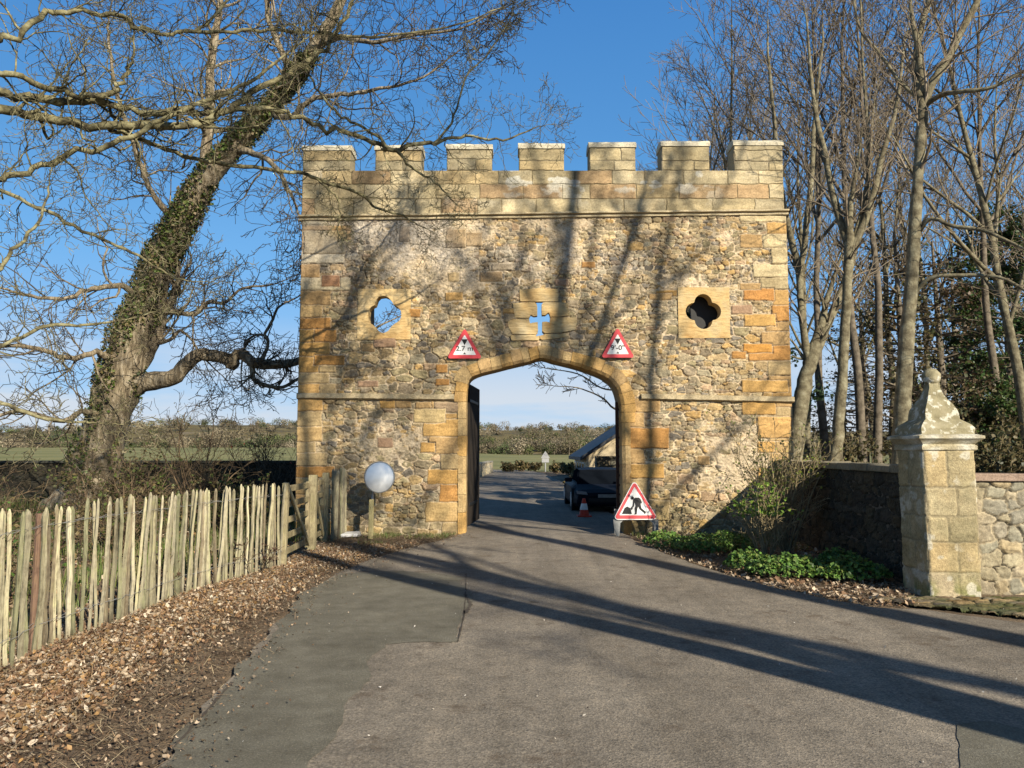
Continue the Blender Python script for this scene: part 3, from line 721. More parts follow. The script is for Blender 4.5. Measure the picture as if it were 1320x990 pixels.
rw = thing('boundary_wall', 'low sunlit rubble wall with red-brown coping to the right of the stone pillar', 'wall', (7, 8.9, 0))
V, F, C = sheet(PX1+.02, 11.5, -.05, 1.26, .014, lambda X, Z: rubble(X, Z, 71, .20, .15, pal=PALW*1.05, mortar=(.40, .35, .25), joint=.08, relief=.7))
V[:, 1] += 8.85
bx = MB(); bx.box(PX1+.02, 11.5, 8.855, 9.2, -.05, 1.26, (.25, .22, .16))
obj('wall_face', np.r_[V, bx.V[0]], F.tolist()+[[q+len(V) for q in f] for f in bx.F], M['stone'], rw, np.r_[C, bx.C[0]], True)
cp = MB(); x = PX1+.02
while x < 11.4:
    w = random.uniform(.6, .9); cp.box(x, x+w-.008, 8.79, 9.25, 1.262, 1.34+random.uniform(0, .01), tuple(np.array((.30, .22, .17))*random.uniform(.8, 1.1)), bev=.012, jit=.005); x += w
cp.build('coping', M['stone'], rw)
pil = thing('gate_pillar', 'square weathered sandstone pillar topped with ogee cap and ball finial', 'pillar', (4.87, 8.88, 0))
prc = ashlar(0, .56, -.05, 1.62, .30, .22, .34, [(.44, .38, .24), (.47, .40, .27), (.42, .36, .22), (.46, .37, .21)])
Vs, Fs, Cs = [], [], []; off = 0
for (o_, uxx, L_, sd_) in (((PX0, PY0, 0), (1, 0), .56, 1), ((PX1, PY0, 0), (0, 1), .56, 2), ((PX1, PY1, 0), (-1, 0), .56, 3), ((PX0, PY1, 0), (0, -1), .56, 4)):
    def pf(X, Z):
        H, C = rubble(X, Z, 80+sd_, .5, .3, prc, mortar=(.38, .33, .22)); H = H*.45
        gr = sst(.5, .7, fbm(X*3+sd_, Z*2, 83+sd_, 4))*.6; C = C*(1-gr*.5)[..., None]+np.array([.07, .08, .04])*(gr*.5)[..., None]
        ms = sst(.35, .0, Z)*sst(.4, .6, fbm(X*6, Z*6, 84, 3)); C = C*(1-ms*.7)[..., None]+np.array([.12, .15, .03])*(ms*.7)[..., None]
        li = sst(.60, .66, fbm(X*9+sd_*7, Z*9, 88, 3))*sst(.35, .5, fbm(X*2, Z*2+sd_, 89, 2)); C = C*(1-li*.8)[..., None]+np.array([.55, .52, .42])*(li*.8)[..., None]
        return H, C
    V, F, C = sheet(0, L_, -.05, 1.62, .0125, pf); V = xform(V, o_, uxx)
    Vs.append(V); Fs.append(F+off); Cs.append(C); off += len(V)
obj('shaft', np.concatenate(Vs), np.concatenate(Fs), M['stone'], pil, np.concatenate(Cs), False)
def square_lathe(name, prof, cx, cy, col, parent, m, sub=5):
    V = []; C = []
    per = []
    for k in range(4):
        for q in range(sub):
            t_ = q/sub*2-1
            per.append([(t_, -1), (1, t_), (-t_, 1), (-1, -t_)][k])
    for (r_, z_) in prof:
        for (a, b_) in per: 
            V.append((cx+a*r_+random.uniform(-.003, .003), cy+b_*r_+random.uniform(-.003, .003), z_))
    k = len(per); n_ = len(prof)
    F = [[i*k+j, i*k+(j+1) % k, (i+1)*k+(j+1) % k, (i+1)*k+j] for i in range(n_-1) for j in range(k)]
    F += [list(range(k))[::-1], [(n_-1)*k+j for j in range(k)]]
    V = np.array(V); li = sst(.54, .62, fbm(V[:, 0]*12+V[:, 1]*7, V[:, 2]*12, 99, 3)); C = np.array(col)*(1-li)[:, None]+np.array([.58, .56, .47])*li[:, None]
    return obj(name, V, F, m, parent, C)
m, t, b = nodes('lichened_cap_stone', .95, .2)
n1 = noise(t, 13, 6, .6); n2 = noise(t, 5, 8, .6); n3 = noise(t, 40, 8, .7)
c = ramp(t, n2.outputs[0], [(.3, (.14, .12, .07)), (.5, (.26, .23, .14)), (.7, (.34, .30, .20))])
c = mixc(t, ramp(t, n1.outputs[0], [(.54, (0, 0, 0)), (.60, (1, 1, 1))]), c, (.50, .48, .39))
t.links.new(c, b.inputs['Base Color']); bump(t, b, n3.outputs[0], .8, .015); M['cap'] = m
pcx, pcy = (PX0+PX1)/2, (PY0+PY1)/2
square_lathe('cornice', [(.28, 1.60), (.31, 1.62), (.31, 1.66), (.29, 1.68), (.33, 1.72), (.365, 1.745), (.365, 1.775), (.28, 1.80)], pcx, pcy, (.40, .35, .23), pil, M['stone'])
square_lathe('cap', [(.295, 1.795), (.30, 1.86), (.275, 1.90), (.215, 1.95), (.195, 1.965), (.19, 2.03), (.178, 2.08), (.145, 2.145), (.108, 2.205), (.08, 2.27), (.062, 2.33), (.058, 2.39)], pcx, pcy, (.3, .3, .2), pil, M['cap'], 8)
bm = bmesh.new(); bmesh.ops.create_icosphere(bm, subdivisions=4, radius=.10)
for v in bm.verts: v.co += v.co.normalized()*(vn(np.array([v.co.x*30]), np.array([v.co.z*30+v.co.y*20]), 3)[0]-.5)*.012
V = np.array([v.co[:] for v in bm.verts])+np.array([pcx, pcy, 2.46]); F = [[v.index for v in f.verts] for f in bm.faces]; bm.free()
obj('ball_finial', V, F, M['cap'], pil, smooth=True)
# low wall at the back left, its shade put into the stone colour
lw = thing('field_wall', 'low dark wall between the big ivy-clad tree and the gate', 'wall', (-10, 21.5, 0))
bx = MB(); ztw = P(250, 597, 21.5)[2]
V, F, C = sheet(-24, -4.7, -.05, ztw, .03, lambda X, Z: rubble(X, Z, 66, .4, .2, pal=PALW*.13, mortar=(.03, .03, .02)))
V[:, 1] += 21.3
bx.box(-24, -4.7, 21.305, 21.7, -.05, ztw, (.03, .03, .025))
obj('wall_face', np.r_[V, bx.V[0]], F.tolist()+[[q+len(V) for q in f] for f in bx.F], M['wall_dark'], lw, np.r_[C, bx.C[0]])
cp = MB(); x = -24
while x < -4.8:
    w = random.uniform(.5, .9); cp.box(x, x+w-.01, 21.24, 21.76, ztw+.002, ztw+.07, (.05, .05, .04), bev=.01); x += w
cp.build('coping', M['wall_dark'], lw)
# beyond the arch
bw = thing('yard_wall', 'shade-darkened stone yard wall beside the road beyond the arch on the right', 'wall', (3.3, 26, 0))
zt = P(780, 588, 27)[2]
V, F, C = sheet(2.95, 8.0, -.05, zt, .03, lambda X, Z: rubble(X, Z, 67, .35, .18, pal=PALW*.4, mortar=(.1, .09, .07)))  # palette darkened for the shadow this wall stands in
V[:, 1] += 27; bx = MB(); bx.box(2.95, 8.0, 27.005, 27.5, -.05, zt, (.1, .09, .07))
obj('wall_face', np.r_[V, bx.V[0]], F.tolist()+[[q+len(V) for q in f] for f in bx.F], M['wall_dark'], bw, np.r_[C, bx.C[0]])
vw = thing('roadside_wall', 'pale rubble wall along the left of the road seen through the arch', 'wall', (-2, 50, 0))
A2 = np.array([-2.45, 38.]); B2 = np.array([-1.5, 60.]); L2 = np.linalg.norm(B2-A2)
V, F, C = sheet(0, L2, -.05, .78, .04, lambda X, Z: rubble(X, Z, 68, .4, .2, pal=PALW*1.1, mortar=(.35, .33, .28)))
V1 = xform(V, (A2[0], A2[1], 0), (B2-A2)/L2); bx = MB(); bx.box(0, L2, .005, .4, -.05, .78, (.3, .28, .22)); Vb = xform(bx.V[0], (A2[0], A2[1], 0), (B2-A2)/L2)
obj('wall_face', np.r_[V1, Vb], F.tolist()+[[q+len(V1) for q in f] for f in bx.F], M['stone'], vw, np.r_[C, bx.C[0]])
o = MB()
for k in range(30): o.box(k*L2/30, (k+1)*L2/30-.02, -.04, .44, .782, .86+random.uniform(0, .05), (.32, .30, .24), bev=.03, jit=.01)
obj('coping', xform(np.concatenate(o.V), (A2[0], A2[1], 0), (B2-A2)/L2), o.F, M['stone'], vw, np.concatenate(o.C))
# house
M['render'] = m_noise('cream_stone_gable', [(.3, (.42, .34, .21)), (.7, (.54, .45, .30))], 3, bs=10, bst=.4, bd=.03)
M['slate'] = m_noise('dark_slate', [(.3, (.025, .028, .034)), (.7, (.05, .054, .062))], 2, .6, bst=.3)
M['glass'] = m_noise('dark_glass', [(.3, (.02, .03, .04)), (.7, (.04, .05, .06))], 2, .1, .5, bst=0)
M['white'] = m_noise('white_paint', [(.3, (.66, .66, .64)), (.7, (.78, .78, .76))], 6, .6, bst=.1)
hx0 = P(756, 590, 40)[0]; ze = P(756, 587, 40)[2]; ridge = (hx0+4.6, ze+2.95)
ho = thing('cottage', 'cream gabled cottage with dark slate roof beyond the arch', 'house', (hx0+4, 44, -1))
w = MB(); w.poly([(hx0, -1.5), (hx0+9.2, -1.5), (hx0+9.2, ze), (ridge[0], ridge[1]), (hx0, ze)], 40, 47.5); w.build('wall', M['render'], ho)
w = MB()
for sg in (1, -1):
    xa = hx0-.35 if sg > 0 else hx0+9.55
    za = ze-.26
    pts = [(xa, za), (ridge[0], ridge[1]+.02), (ridge[0], ridge[1]+.2), (xa, za+.18)]
    w.poly(pts if sg > 0 else pts[::-1], 39.7, 47.9)
w.build('roof', M['slate'], ho)
w = MB(); w.box(ridge[0]-.35, ridge[0]+.35, 46.2, 47, ridge[1]-.2, ridge[1]+1.0, bev=.02); w.build('chimney', M['render'], ho)
for k in range(4):
    y = 40.9+k*1.7; f = MB()
    f.box(hx0-.05, hx0-.004, y, y+1.1, .25, 1.02, bev=.01); fo = f.build('window', M['white'], ho)
    g_ = MB(); g_.box(hx0-.06, hx0-.052, y+.07, y+.52, .31, .96); g_.box(hx0-.06, hx0-.052, y+.58, y+1.03, .31, .96); g_.build('pane', M['glass'], fo)

# ================================================================== SIGNS, MIRROR, CONE, CAR
M['red'] = m_noise('red_reflective', [(.3, (.50, .03, .04)), (.7, (.62, .06, .07))], 9, .45, .5, bst=0)
M['sgw'] = m_noise('white_reflective', [(.3, (.60, .60, .58)), (.7, (.74, .74, .72))], 7, .4, .5, bst=0)
M['grey'] = m_noise('grey_plastic', [(.3, (.17, .175, .17)), (.7, (.27, .275, .265))], 14, .7, bst=.2)
M['steel'] = m_noise('galvanised_steel', [(.3, (.30, .31, .31)), (.7, (.42, .42, .42))], 9, .5, bst=.1, metal=.5)
def rtri(pts, r, n=6):
    out = []; pts = [np.array(p, float) for p in pts]
    for i in range(3):
        p = pts[i]; a = pts[i-1]-p; b_ = pts[(i+1) % 3]-p; a /= np.linalg.norm(a); b_ /= np.linalg.norm(b_)
        bis = (a+b_)/np.linalg.norm(a+b_); half = math.acos(np.clip(a@b_, -1, 1))/2; c_ = p+bis*r/math.sin(half)
        s0 = p+a*r/math.tan(half)-c_; s1 = p+b_*r/math.tan(half)-c_
        a0 = math.atan2(s0[1], s0[0]); a1 = math.atan2(s1[1], s1[0]); da = (a1-a0+math.pi) % (2*math.pi)-math.pi
        for k in range(n+1): out.append(tuple(c_+r*np.array([math.cos(a0+da*k/n), math.sin(a0+da*k/n)])))
    return out
def text(s, size, x, z, y, parent, m, name='lettering', sx_=1.0):
    cu = bpy.data.curves.new('t', 'FONT'); cu.body = s; cu.size = size; cu.align_x = 'CENTER'; cu.align_y = 'CENTER'; cu.extrude = .001; cu.offset = .003*size/.2
    ob = bpy.data.objects.new('t', cu); COL.objects.link(ob); bpy.context.view_layer.update()
    me = bpy.data.meshes.new_from_object(ob.evaluated_get(bpy.context.evaluated_depsgraph_get()))
    V = np.array([v.co[:] for v in me.vertices]); F = [list(p.vertices) for p in me.polygons]
    bpy.data.objects.remove(ob); bpy.data.meshes.remove(me)
    V = np.c_[V[:, 0]*sx_+x, -V[:, 2]+y, V[:, 1]+z]
    return obj(name, V, F, m, parent)
def hsign(cx, cy_top, cy_bot, hw, txt, label):
    Y = Y0-.10
    q = lambda a, b_: (P(a, b_, Y)[0], P(a, b_, Y)[2])
    x, zt_ = q(cx, cy_top); zb = q(cx, cy_bot)[1]; w_ = q(cx+hw, cy_bot)[0]-x; h = zt_-zb
    s = thing('height_limit_sign', label, 'road sign', (x, Y, zb), 'height limit signs on the gate arch')
    tri = [(x-w_, zb), (x+w_, zb), (x, zt_)]
    MB().poly(rtri(tri, .035), Y, Y+.015).build('plate', M['red'], s)
    f = .665; cz = zb+h/3
    ti = [(x-w_*f, cz-(h/3)*f), (x+w_*f, cz-(h/3)*f), (x, cz+(2*h/3)*f)]
    MB().poly(rtri(ti, .012), Y-.004, Y-.0005).build('white_panel', M['sgw'], s)
    yy = Y-.008
    MB().poly([(x, zb+h*.43), (x+.062, zb+h*.62), (x-.062, zb+h*.62)], yy, yy+.003).build('arrow', M['black'], s)
    MB().poly([(x-.028, zb+h*.135), (x+.028, zb+h*.135), (x, zb+h*.20)], yy, yy+.003).build('arrow', M['black'], s)
    text(txt, .135, x, zb+h*.315, yy+.002, s, M['black'], sx_=1.12)
    MB().tube([(x, Y+.012, zb+.15), (x, Y0+.02, zb+.15)], [.02, .02], 8).build('bracket', M['steel'], s)
    return s
hsign(599, 422.5, 462, 22.5, '2.7 m', 'red triangular sign reading 2.7 m on the left of the arch')
hsign(796, 421.5, 461, 22.2, "9'-0\"", 'red triangular sign reading 9 feet 0 inches on the right of the arch')
# road works sign
YS = 14.5
ws = thing('roadworks_sign', 'red and white triangular roadworks sign with digging man on grey feet', 'road sign', (G(820, 690)[0], YS, 0))
k_ = YS/FP*1.0
def w3(a, b_): 
    p = P(780+a/11, 610+b_/11, YS); return (p[0], p[2])
def tilt(o, ang=R(-6), z0=0):
    for v in o.data.vertices:
        zz = v.co.z; v.co.y += zz*math.tan(-ang)
    return o
TRI = [w3(125, 650), w3(755, 648), w3(428, 105)]
z_off = -w3(180, 900)[1]+.02
lg = []
def sh(pts): return [(p[0], p[1]+z_off) for p in pts]
tilt(MB().poly(rtri(sh([w3(118, 665), w3(762, 662), w3(428, 95)]), .05), YS+.002, YS+.03).build('plate', M['sgw'], ws))
inner = sh([w3(205, 600), w3(678, 600), w3(430, 195)])
outer_ = rtri(sh([w3(132, 650), w3(748, 648), w3(428, 118)]), .04)
tilt(MB().poly(outer_, YS-.003, YS+.0, holes=[rtri(inner, .01)[::-1]]).build('red_border', M['red'], ws))
pic = [[(405, 385), (430, 352), (485, 348), (500, 385), (515, 455), (490, 480), (440, 470), (430, 430)],
       [(485, 349), (512, 365), (532, 425), (514, 432), (500, 392)],
       [(405, 382), (424, 400), (420, 470), (382, 512), (365, 505), (398, 462)],
       [(440, 465), (476, 476), (464, 510), (454, 586), (415, 588), (430, 568), (426, 500)],
       [(474, 462), (513, 452), (524, 500), (588, 553), (572, 585), (556, 562), (498, 515)],
       [(245, 580), (285, 495), (320, 475), (365, 500), (385, 580)],
       [(395+24*math.cos(a*.5236), 355+24*math.sin(a*.5236)) for a in range(12)],
       [(395, 500), (402, 508), (335, 560), (328, 552)]]
pm = MB()
for i, p in enumerate(pic):
    pts = sh([w3(*q) for q in p]); V, F = prism(pts, YS-.004-.0006*i, YS-.001); pm.add(V, F)
tilt(pm.build('digging_man_symbol', M['black'], ws))
for leg in ([(122, 660), (270, 668), (222, 715), (208, 900), (165, 900), (132, 770)], [(622, 668), (768, 660), (762, 890), (716, 890), (700, 745), (672, 700)]):
    tilt(MB().poly(sh([w3(*q) for q in leg]), YS+.032, YS+.075).build('leg', M['grey'], ws))
for leg in ([(150, 520), (215, 520), (205, 900), (165, 900)], [(690, 520), (740, 520), (760, 890), (716, 890)]):
    tilt(MB().poly(sh([w3(*q) for q in leg]), YS+.30, YS+.33).build('rear_leg', M['grey'], ws), R(12))
# convex mirror
YM = 14.45
mp_ = thing('traffic_mirror', 'round convex traffic mirror on a short wooden post by the left of the arch', 'mirror', (P(478, 687, YM)[0], YM, 0))
mc = Vector(P(489, 615, YM-.12)); rad = 18.8/FP*YM
V = []; F = []; n_ = 48; nr = 10
Rc = rad*6
for i in range(nr+1):
    r_ = rad*i/nr
    for k in range(n_):
        a = 2*math.pi*k/n_; V.append((r_*math.cos(a), -(math.sqrt(Rc*Rc-r_*r_)-math.sqrt(Rc*Rc-rad*rad)), r_*math.sin(a)))
F = [[i*n_+k, i*n_+(k+1) % n_, (i+1)*n_+(k+1) % n_, (i+1)*n_+k] for i in range(nr) for k in range(n_)]
def mrot(V, ax=R(3), az=R(-6)):
    V = np.array(V); c_, s2 = math.cos(ax), math.sin(ax); V = np.c_[V[:, 0], V[:, 1]*c_+V[:, 2]*s2, -V[:, 1]*s2+V[:, 2]*c_]
    c_, s2 = math.cos(az), math.sin(az); return np.c_[V[:, 0]*c_-V[:, 1]*s2, V[:, 0]*s2+V[:, 1]*c_, V[:, 2]]+np.array(mc)
m, t, b = nodes('dull_mirror', .2, .5); b.inputs['Metallic'].default_value = .72
n1 = noise(t, 6, 5, .6); t.links.new(ramp(t, n1.outputs[0], [(.3, (.74, .74, .72)), (.7, (.88, .88, .86))]), b.inputs['Base Color'])
t.links.new(ramp(t, n1.outputs[0], [(.3, (.30,)*3), (.7, (.5,)*3)]), b.inputs['Roughness']); M['mirror'] = m
obj('mirror_face', mrot(V), [f[::-1] for f in F], M['mirror'], mp_, smooth=True)
V = []; prof = [(1.0, -.012), (1.06, -.012), (1.07, .0), (1.06, .03), (.95, .06), (.5, .09), (0.02, .1)]
for (r_, y_) in prof:
    for k in range(n_): a = 2*math.pi*k/n_; V.append((rad*r_*math.cos(a), y_, rad*r_*math.sin(a)))
F = [[i*n_+k, i*n_+(k+1) % n_, (i+1)*n_+(k+1) % n_, (i+1)*n_+k] for i in range(len(prof)-1) for k in range(n_)]
obj('rim', mrot(V), F, M['grey'], mp_, smooth=True)
pxm = P(478, 687, YM)[0]
MB().box(pxm-.045, pxm+.045, YM-.02, YM+.06, -.1, P(478, 644, YM)[2], (.38, .33, .17), bev=.008, jit=.006).build('post', M['wood'], mp_)
MB().tube([(pxm, YM+.065, .4), (pxm+.01, YM+.08, .8), (mc.x, mc.y+.1, mc.z)], [.025]*3, 8).build('bracket', M['steel'], mp_)
tag(obj('white_slab', *(lambda q: (q.V[0], q.F))(MB().box(P(453, 680, 14.7)[0]-.16, P(453, 680, 14.7)[0]+.16, 14.5, 14.85, .0, .07, bev=.02, jit=.02)), M['white']), 'small white broken slab lying at the foot of the gate beside the mirror post', 'slab')
# cone
cx_, cy_ = G(753, 667); cone = thing('traffic_cone', 'orange and white traffic cone in the shade beyond the arch', 'traffic cone', (cx_, cy_, 0))
M['orange'] = m_noise('orange_plastic', [(.3, (.38, .03, .015)), (.7, (.48, .05, .02))], 9, .5, bst=0)
MB().box(cx_-.17, cx_+.17, cy_-.17, cy_+.17, .024, .06, bev=.01).build('base', M['orange'], cone)
MB().tube([(cx_, cy_, .06), (cx_, cy_, .2), (cx_, cy_, .46)], [.125, .095, .035], 20).build('body', M['orange'], cone)
MB().tube([(cx_, cy_, .19), (cx_, cy_, .34)], [.101, .068], 20, cap=False).build('reflective_sleeve', M['sgw'], cone)
# distant warning sign seen from behind
dsx = P(703, 600, 61)[0]; ds = thing('warning_sign', 'small distant road sign seen from behind beyond the arch', 'road sign', (dsx, 61, 0))
MB().tube([(dsx, 61, 0), (dsx, 61, P(703, 586, 61)[2])], [.045, .045], 8).build('post', M['steel'], ds)
zt_ = P(703, 582.5, 61)[2]; zb = P(703, 590.5, 61)[2]
MB().poly(rtri([(dsx-.36, zb), (dsx+.36, zb), (dsx, zt_+.08)], .04), 60.9, 60.93).build('plate', M['steel'], ds)
MB().box(dsx-.28, dsx+.28, 60.9, 60.93, zb-.34, zb-.03, bev=.004).build('lower_plate', M['steel'], ds)
# car
m, t, b = nodes('black_car_paint', .55, .05); b.inputs['Base Color'].default_value = (.008, .010, .016, 1); M['paint'] = m
m, t, b = nodes('car_glass', .7, .0); b.inputs['Base Color'].default_value = (.006, .008, .012, 1); M['cglass'] = m
M['rubber'] = m_noise('tyre_rubber', [(.3, (.012, .012, .012)), (.7, (.022, .022, .022))], 20, .9, bst=.2)
cxx, cyy = 2.50, 20.2
car = thing('parked_car', 'black hatchback parked in shade beyond the arch facing the camera', 'car', (cxx, cyy, 0))
def loft(secs, name, m, smooth=True, bev=0):
    n_ = len(secs[0]); V = [p for s_ in secs for p in s_]
    F = [[i*n_+k, (i+1)*n_+k, (i+1)*n_+(k+1) % n_, i*n_+(k+1) % n_] for i in range(len(secs)-1) for k in range(n_)]
    F += [list(range(n_)), [(len(secs)-1)*n_+k for k in range(n_)][::-1]]
    V = np.array(V)*np.array([1, 1, .77])+np.array([cxx, cyy, 0]); return obj(name, V, F, m, car, smooth=False)
def sec(y, w, zb_, zt2, r_=.12):
    return [(-w+r_*.5, y, zb_), (-w, y, zb_+r_), (-w*1.0, y, zb_+(zt2-zb_)*.5), (-w*.97, y, zt2-r_), (-w*.86, y, zt2-.02), (-w*.4, y, zt2), (w*.4, y, zt2), (w*.86, y, zt2-.02), (w*.97, y, zt2-r_), (w, y, zb_+(zt2-zb_)*.5), (w, y, zb_+r_), (w-r_*.5, y, zb_)]
loft([sec(0, .70, .30, .60, .06), sec(.06, .80, .22, .68), sec(.3, .86, .2, .78), sec(.95, .89, .2, .92), sec(1.3, .9, .2, .95), sec(3.4, .9, .2, .98), sec(3.95, .87, .22, .96), sec(4.15, .78, .3, .85)], 'body', M['paint'])
loft([sec(1.05, .72, .90, .94, .02), sec(1.75, .66, .90, 1.40, .1), sec(2.3, .65, .90, 1.47, .1), sec(3.3, .63, .9, 1.43, .1), sec(3.95, .66, .9, 1.0, .05)], 'cabin', M['cglass'])
loft([sec(1.72, .60, 1.385, 1.42, .01), sec(2.3, .62, 1.43, 1.49, .02), sec(3.35, .59, 1.39, 1.45, .01)], 'roof', M['paint'])
for sg in (-1, 1):
    for yy in (.75, 3.35):
        o = MB().tube([(cxx+sg*.90, cyy+yy, .32), (cxx+sg*.70, cyy+yy, .32)], [.31, .31], 28).build('wheel', M['rubber'], car)
        MB().tube([(cxx+sg*.915, cyy+yy, .32), (cxx+sg*.88, cyy+yy, .32)], [.19, .2], 20).build('rim', M['steel'], o)
    V, F = prism([(sg*.52, .47), (sg*.80, .50), (sg*.82, .58), (sg*.56, .55)][::sg], -.0, .2); obj('headlight', np.array(V)*np.array([1, 1, 1])+np.array([cxx, cyy+.0, 0]), F, M['sgw'] if False else M['glasslit'] if 'glasslit' in M else M.setdefault('glasslit', m_noise('headlamp_glass', [(.3, (.18, .19, .2)), (.7, (.3, .31, .32))], 9, .1, .6, bst=0)), car)
    o = MB().box(cxx+sg*.93-.10, cxx+sg*.93+.10, cyy+1.3, cyy+1.42, .76, .88, bev=.03).build('wing_mirror', M['paint'], car)
MB().box(cxx-.5, cxx+.5, cyy-.02, cyy+.03, .28, .38, bev=.02).build('grille', M['black'], car)
MB().box(cxx-.26, cxx+.26, cyy-.035, cyy-.022, .40, .49, bev=.003).build('number_plate', M['grey'], car)
#PART2
# ================================================================== TREES
def nrm(v): return v/(np.linalg.norm(v)+1e-9)
class TB:
    def __init__(s): s.V = []; s.F = []; s.n = 0
    def tube(s, Pp, Rr, k):
        V, F = tube(Pp, Rr, k); s.V.append(V); s.F.append(F+s.n); s.n += len(V)
    def build(s, name, m, parent): return obj(name, np.concatenate(s.V), np.concatenate(s.F), m, parent, smooth=True)
def grow(tb, tw, p, d, L_, r, lv, cfg):
    """one branch and its children; tb takes thick wood, tw takes twigs"""
    seg = max(cfg['seg']*(1 if lv == 0 else .75), L_/14); n = max(4, int(L_/seg)+1)
    Pp = [p]; d = nrm(d); st = L_/(n-1)
    for i in range(n-1):
        w = rng.normal(0, cfg['wob']*(1+.35*lv), 3)
        d = nrm(d+w+np.array([0, 0, cfg['up'][min(lv, len(cfg['up'])-1)]]))
        Pp.append(Pp[-1]+d*st)
    Pp = np.array(Pp); t_ = np.linspace(0, 1, n); Rr = r*(1-t_*(.62 if lv == 0 else .80))
    Rr = np.maximum(Rr, cfg['rmin'])
    big = r > cfg['rtb']
    (tb if big else tw).tube(Pp, Rr, 10 if r > .08 else (6 if r > .03 else (4 if r > .012 else 3)))
    children(tb, tw, Pp, Rr, L_, lv, cfg)
def children(tb, tw, Pp, Rr, L_, lv, cfg, t0=None, nk=None):
    if lv >= cfg['max']: return
    n = len(Pp); k = nk if nk is not None else int(round(cfg['kids'][min(lv, len(cfg['kids'])-1)]*random.uniform(.75, 1.25)))
    t0 = cfg['t0'][min(lv, len(cfg['t0'])-1)] if t0 is None else t0
    az0 = random.uniform(0, 6.28)
    for i in range(k):
        t_ = t0+(1-t0)*(i+random.random()*.9)/k; f = min(t_*(n-1), n-1.001); a = int(f); u = f-a
        pos = Pp[a]*(1-u)+Pp[a+1]*u; rr = Rr[a]*(1-u)+Rr[a+1]*u
        tt = nrm(Pp[a+1]-Pp[a]); az = az0+i*2.4+random.uniform(-.6, .6)
        ref = np.array([0, 0, 1.]) if abs(tt[2]) < .9 else np.array([1., 0, 0])
        U = nrm(np.cross(tt, ref)); Wv = np.cross(tt, U)
        ang = R(random.uniform(*cfg['ang'])); sd_ = math.cos(az)*U+math.sin(az)*Wv
        dd = math.cos(ang)*tt+math.sin(ang)*sd_
        ll = L_*random.uniform(*cfg['len'])*(1.15-.55*t_)
        if ll < cfg.get('lmin', .12): ll = cfg.get('lmin', .12)
        grow(tb, tw, pos, dd, ll, max(rr*random.uniform(.45, .75), cfg['rmin']), lv+1, cfg)
def limb(tb, pts, k=12, crook=.3, dens=5, wsc=1.0):
    """pts: (px, py, Y, width px) -> smooth crooked 3-D limb with real thickness"""
    A = np.array([[*P(a, b_, y), w/2/FP*y*wsc] for a, b_, y, w in pts])
    if A[-1, 3] > .008:
        d_ = nrm(A[-1, :3]-A[-2, :3]); r_ = A[-1, 3]; Lt = min(2.6, 45*r_); q = A[-1, :3]; ex = []
        for f_, g_ in ((.33, .62), (.66, .35), (1.0, .12)):
            d_ = nrm(d_+rng.normal(0, .12, 3)+np.array([0, 0, .08])); q = q+d_*Lt/3; ex.append([*q, max(.004, r_*g_)])
        A = np.vstack([A, ex])
    out = catmull(A, dens); Pp = out[:, :3].copy(); Rr = np.maximum(out[:, 3], .004)
    seg = np.linalg.norm(Pp[1]-Pp[0])
    Pp[1:-1] += rng.normal(0, 1, Pp[1:-1].shape)*(np.minimum(Rr[1:-1], seg*.4)*crook)[:, None]
    tb.tube(Pp, Rr*(1+rng.normal(0, .05, len(Rr))), k); return Pp, Rr
TW = dict(seg=.17, wob=.17, up=[0, .03, .04, .05], rmin=.0040, rtb=.02, max=3, kids=[6, 5, 3.4], t0=[.15, .15, .2], ang=(30, 75), len=(.38, .62), lmin=.10)

# --- the big ivy-clad tree behind the fence on the left
big = thing('ivy_clad_tree', 'huge leaning bare tree with ivy up its trunk to the left of the gate', 'tree', (G(115, 664)[0], 19.3, 0))
tb = TB(); tw = TB(); D = 19.4
tp, tr = limb(tb, [(84, 690, D, 112), (98, 664, D, 84), (111, 640, D, 70), (124, 600, D, 58), (139, 540, D, 53), (155, 490, D, 54), (169, 440, D, 48), (189, 390, D, 42), (208, 335, D, 38), (234, 285, D-.1, 35), (268, 228, D-.3, 31), (302, 188, D-.5, 27), (340, 145, D-.8, 24), (378, 100, D-1, 20), (412, 52, D-1.2, 17), (440, 0, D-1.3, 14), (465, -70, D-1.5, 10), (480, -160, D-1.6, 6)], 22, .10)
limbs = []
limbs.append(limb(tb, [(262, 235, D, 20), (266, 200, D+.2, 16), (270, 150, D+.3, 13), (271, 100, D+.3, 11), (277, 50, D+.4, 10), (285, 0, D+.4, 8), (292, -70, D+.5, 5)], 10, .3))
limbs.append(limb(tb, [(150, 512, D, 34), (184, 494, D, 25), (222, 487, D-.1, 20), (240, 470, D-.1, 18), (255, 458, D-.1, 17), (272, 458, D-.1, 16), (294, 463, D, 16), (299, 470, D, 17), (304, 458, D, 13), (314, 457, D, 14), (325, 467, D, 14), (345, 470, D+.1, 13), (372, 468, D+.3, 11), (398, 462, D+.6, 9), (430, 448, D+1, 7), (470, 430, D+1.4, 4)], 14, .12))
limbs.append(limb(tb, [(165, 492, D, 24), (188, 464, D+.1, 15), (200, 440, D+.1, 13), (208, 415, D+.1, 11), (213, 402, D+.1, 10), (223, 384, D+.1, 9), (230, 365, D+.1, 8), (228, 335, D, 6), (222, 305, D, 4)], 10, .25))
limbs.append(limb(tb, [(213, 402, D, 7), (226, 402, D, 6), (250, 405, D-.1, 6), (262, 396, D-.1, 6), (270, 389, D-.2, 5), (290, 390, D-.3, 4.5), (312, 372, D-.3, 3.5), (345, 368, D-.3, 2.5)], 8, .2))
limbs.append(limb(tb, [(206, 442, D, 6), (222, 436, D-.2, 4.5), (232, 426, D-.3, 4), (246, 437, D-.3, 3), (258, 455, D-.2, 3)], 7, .2))
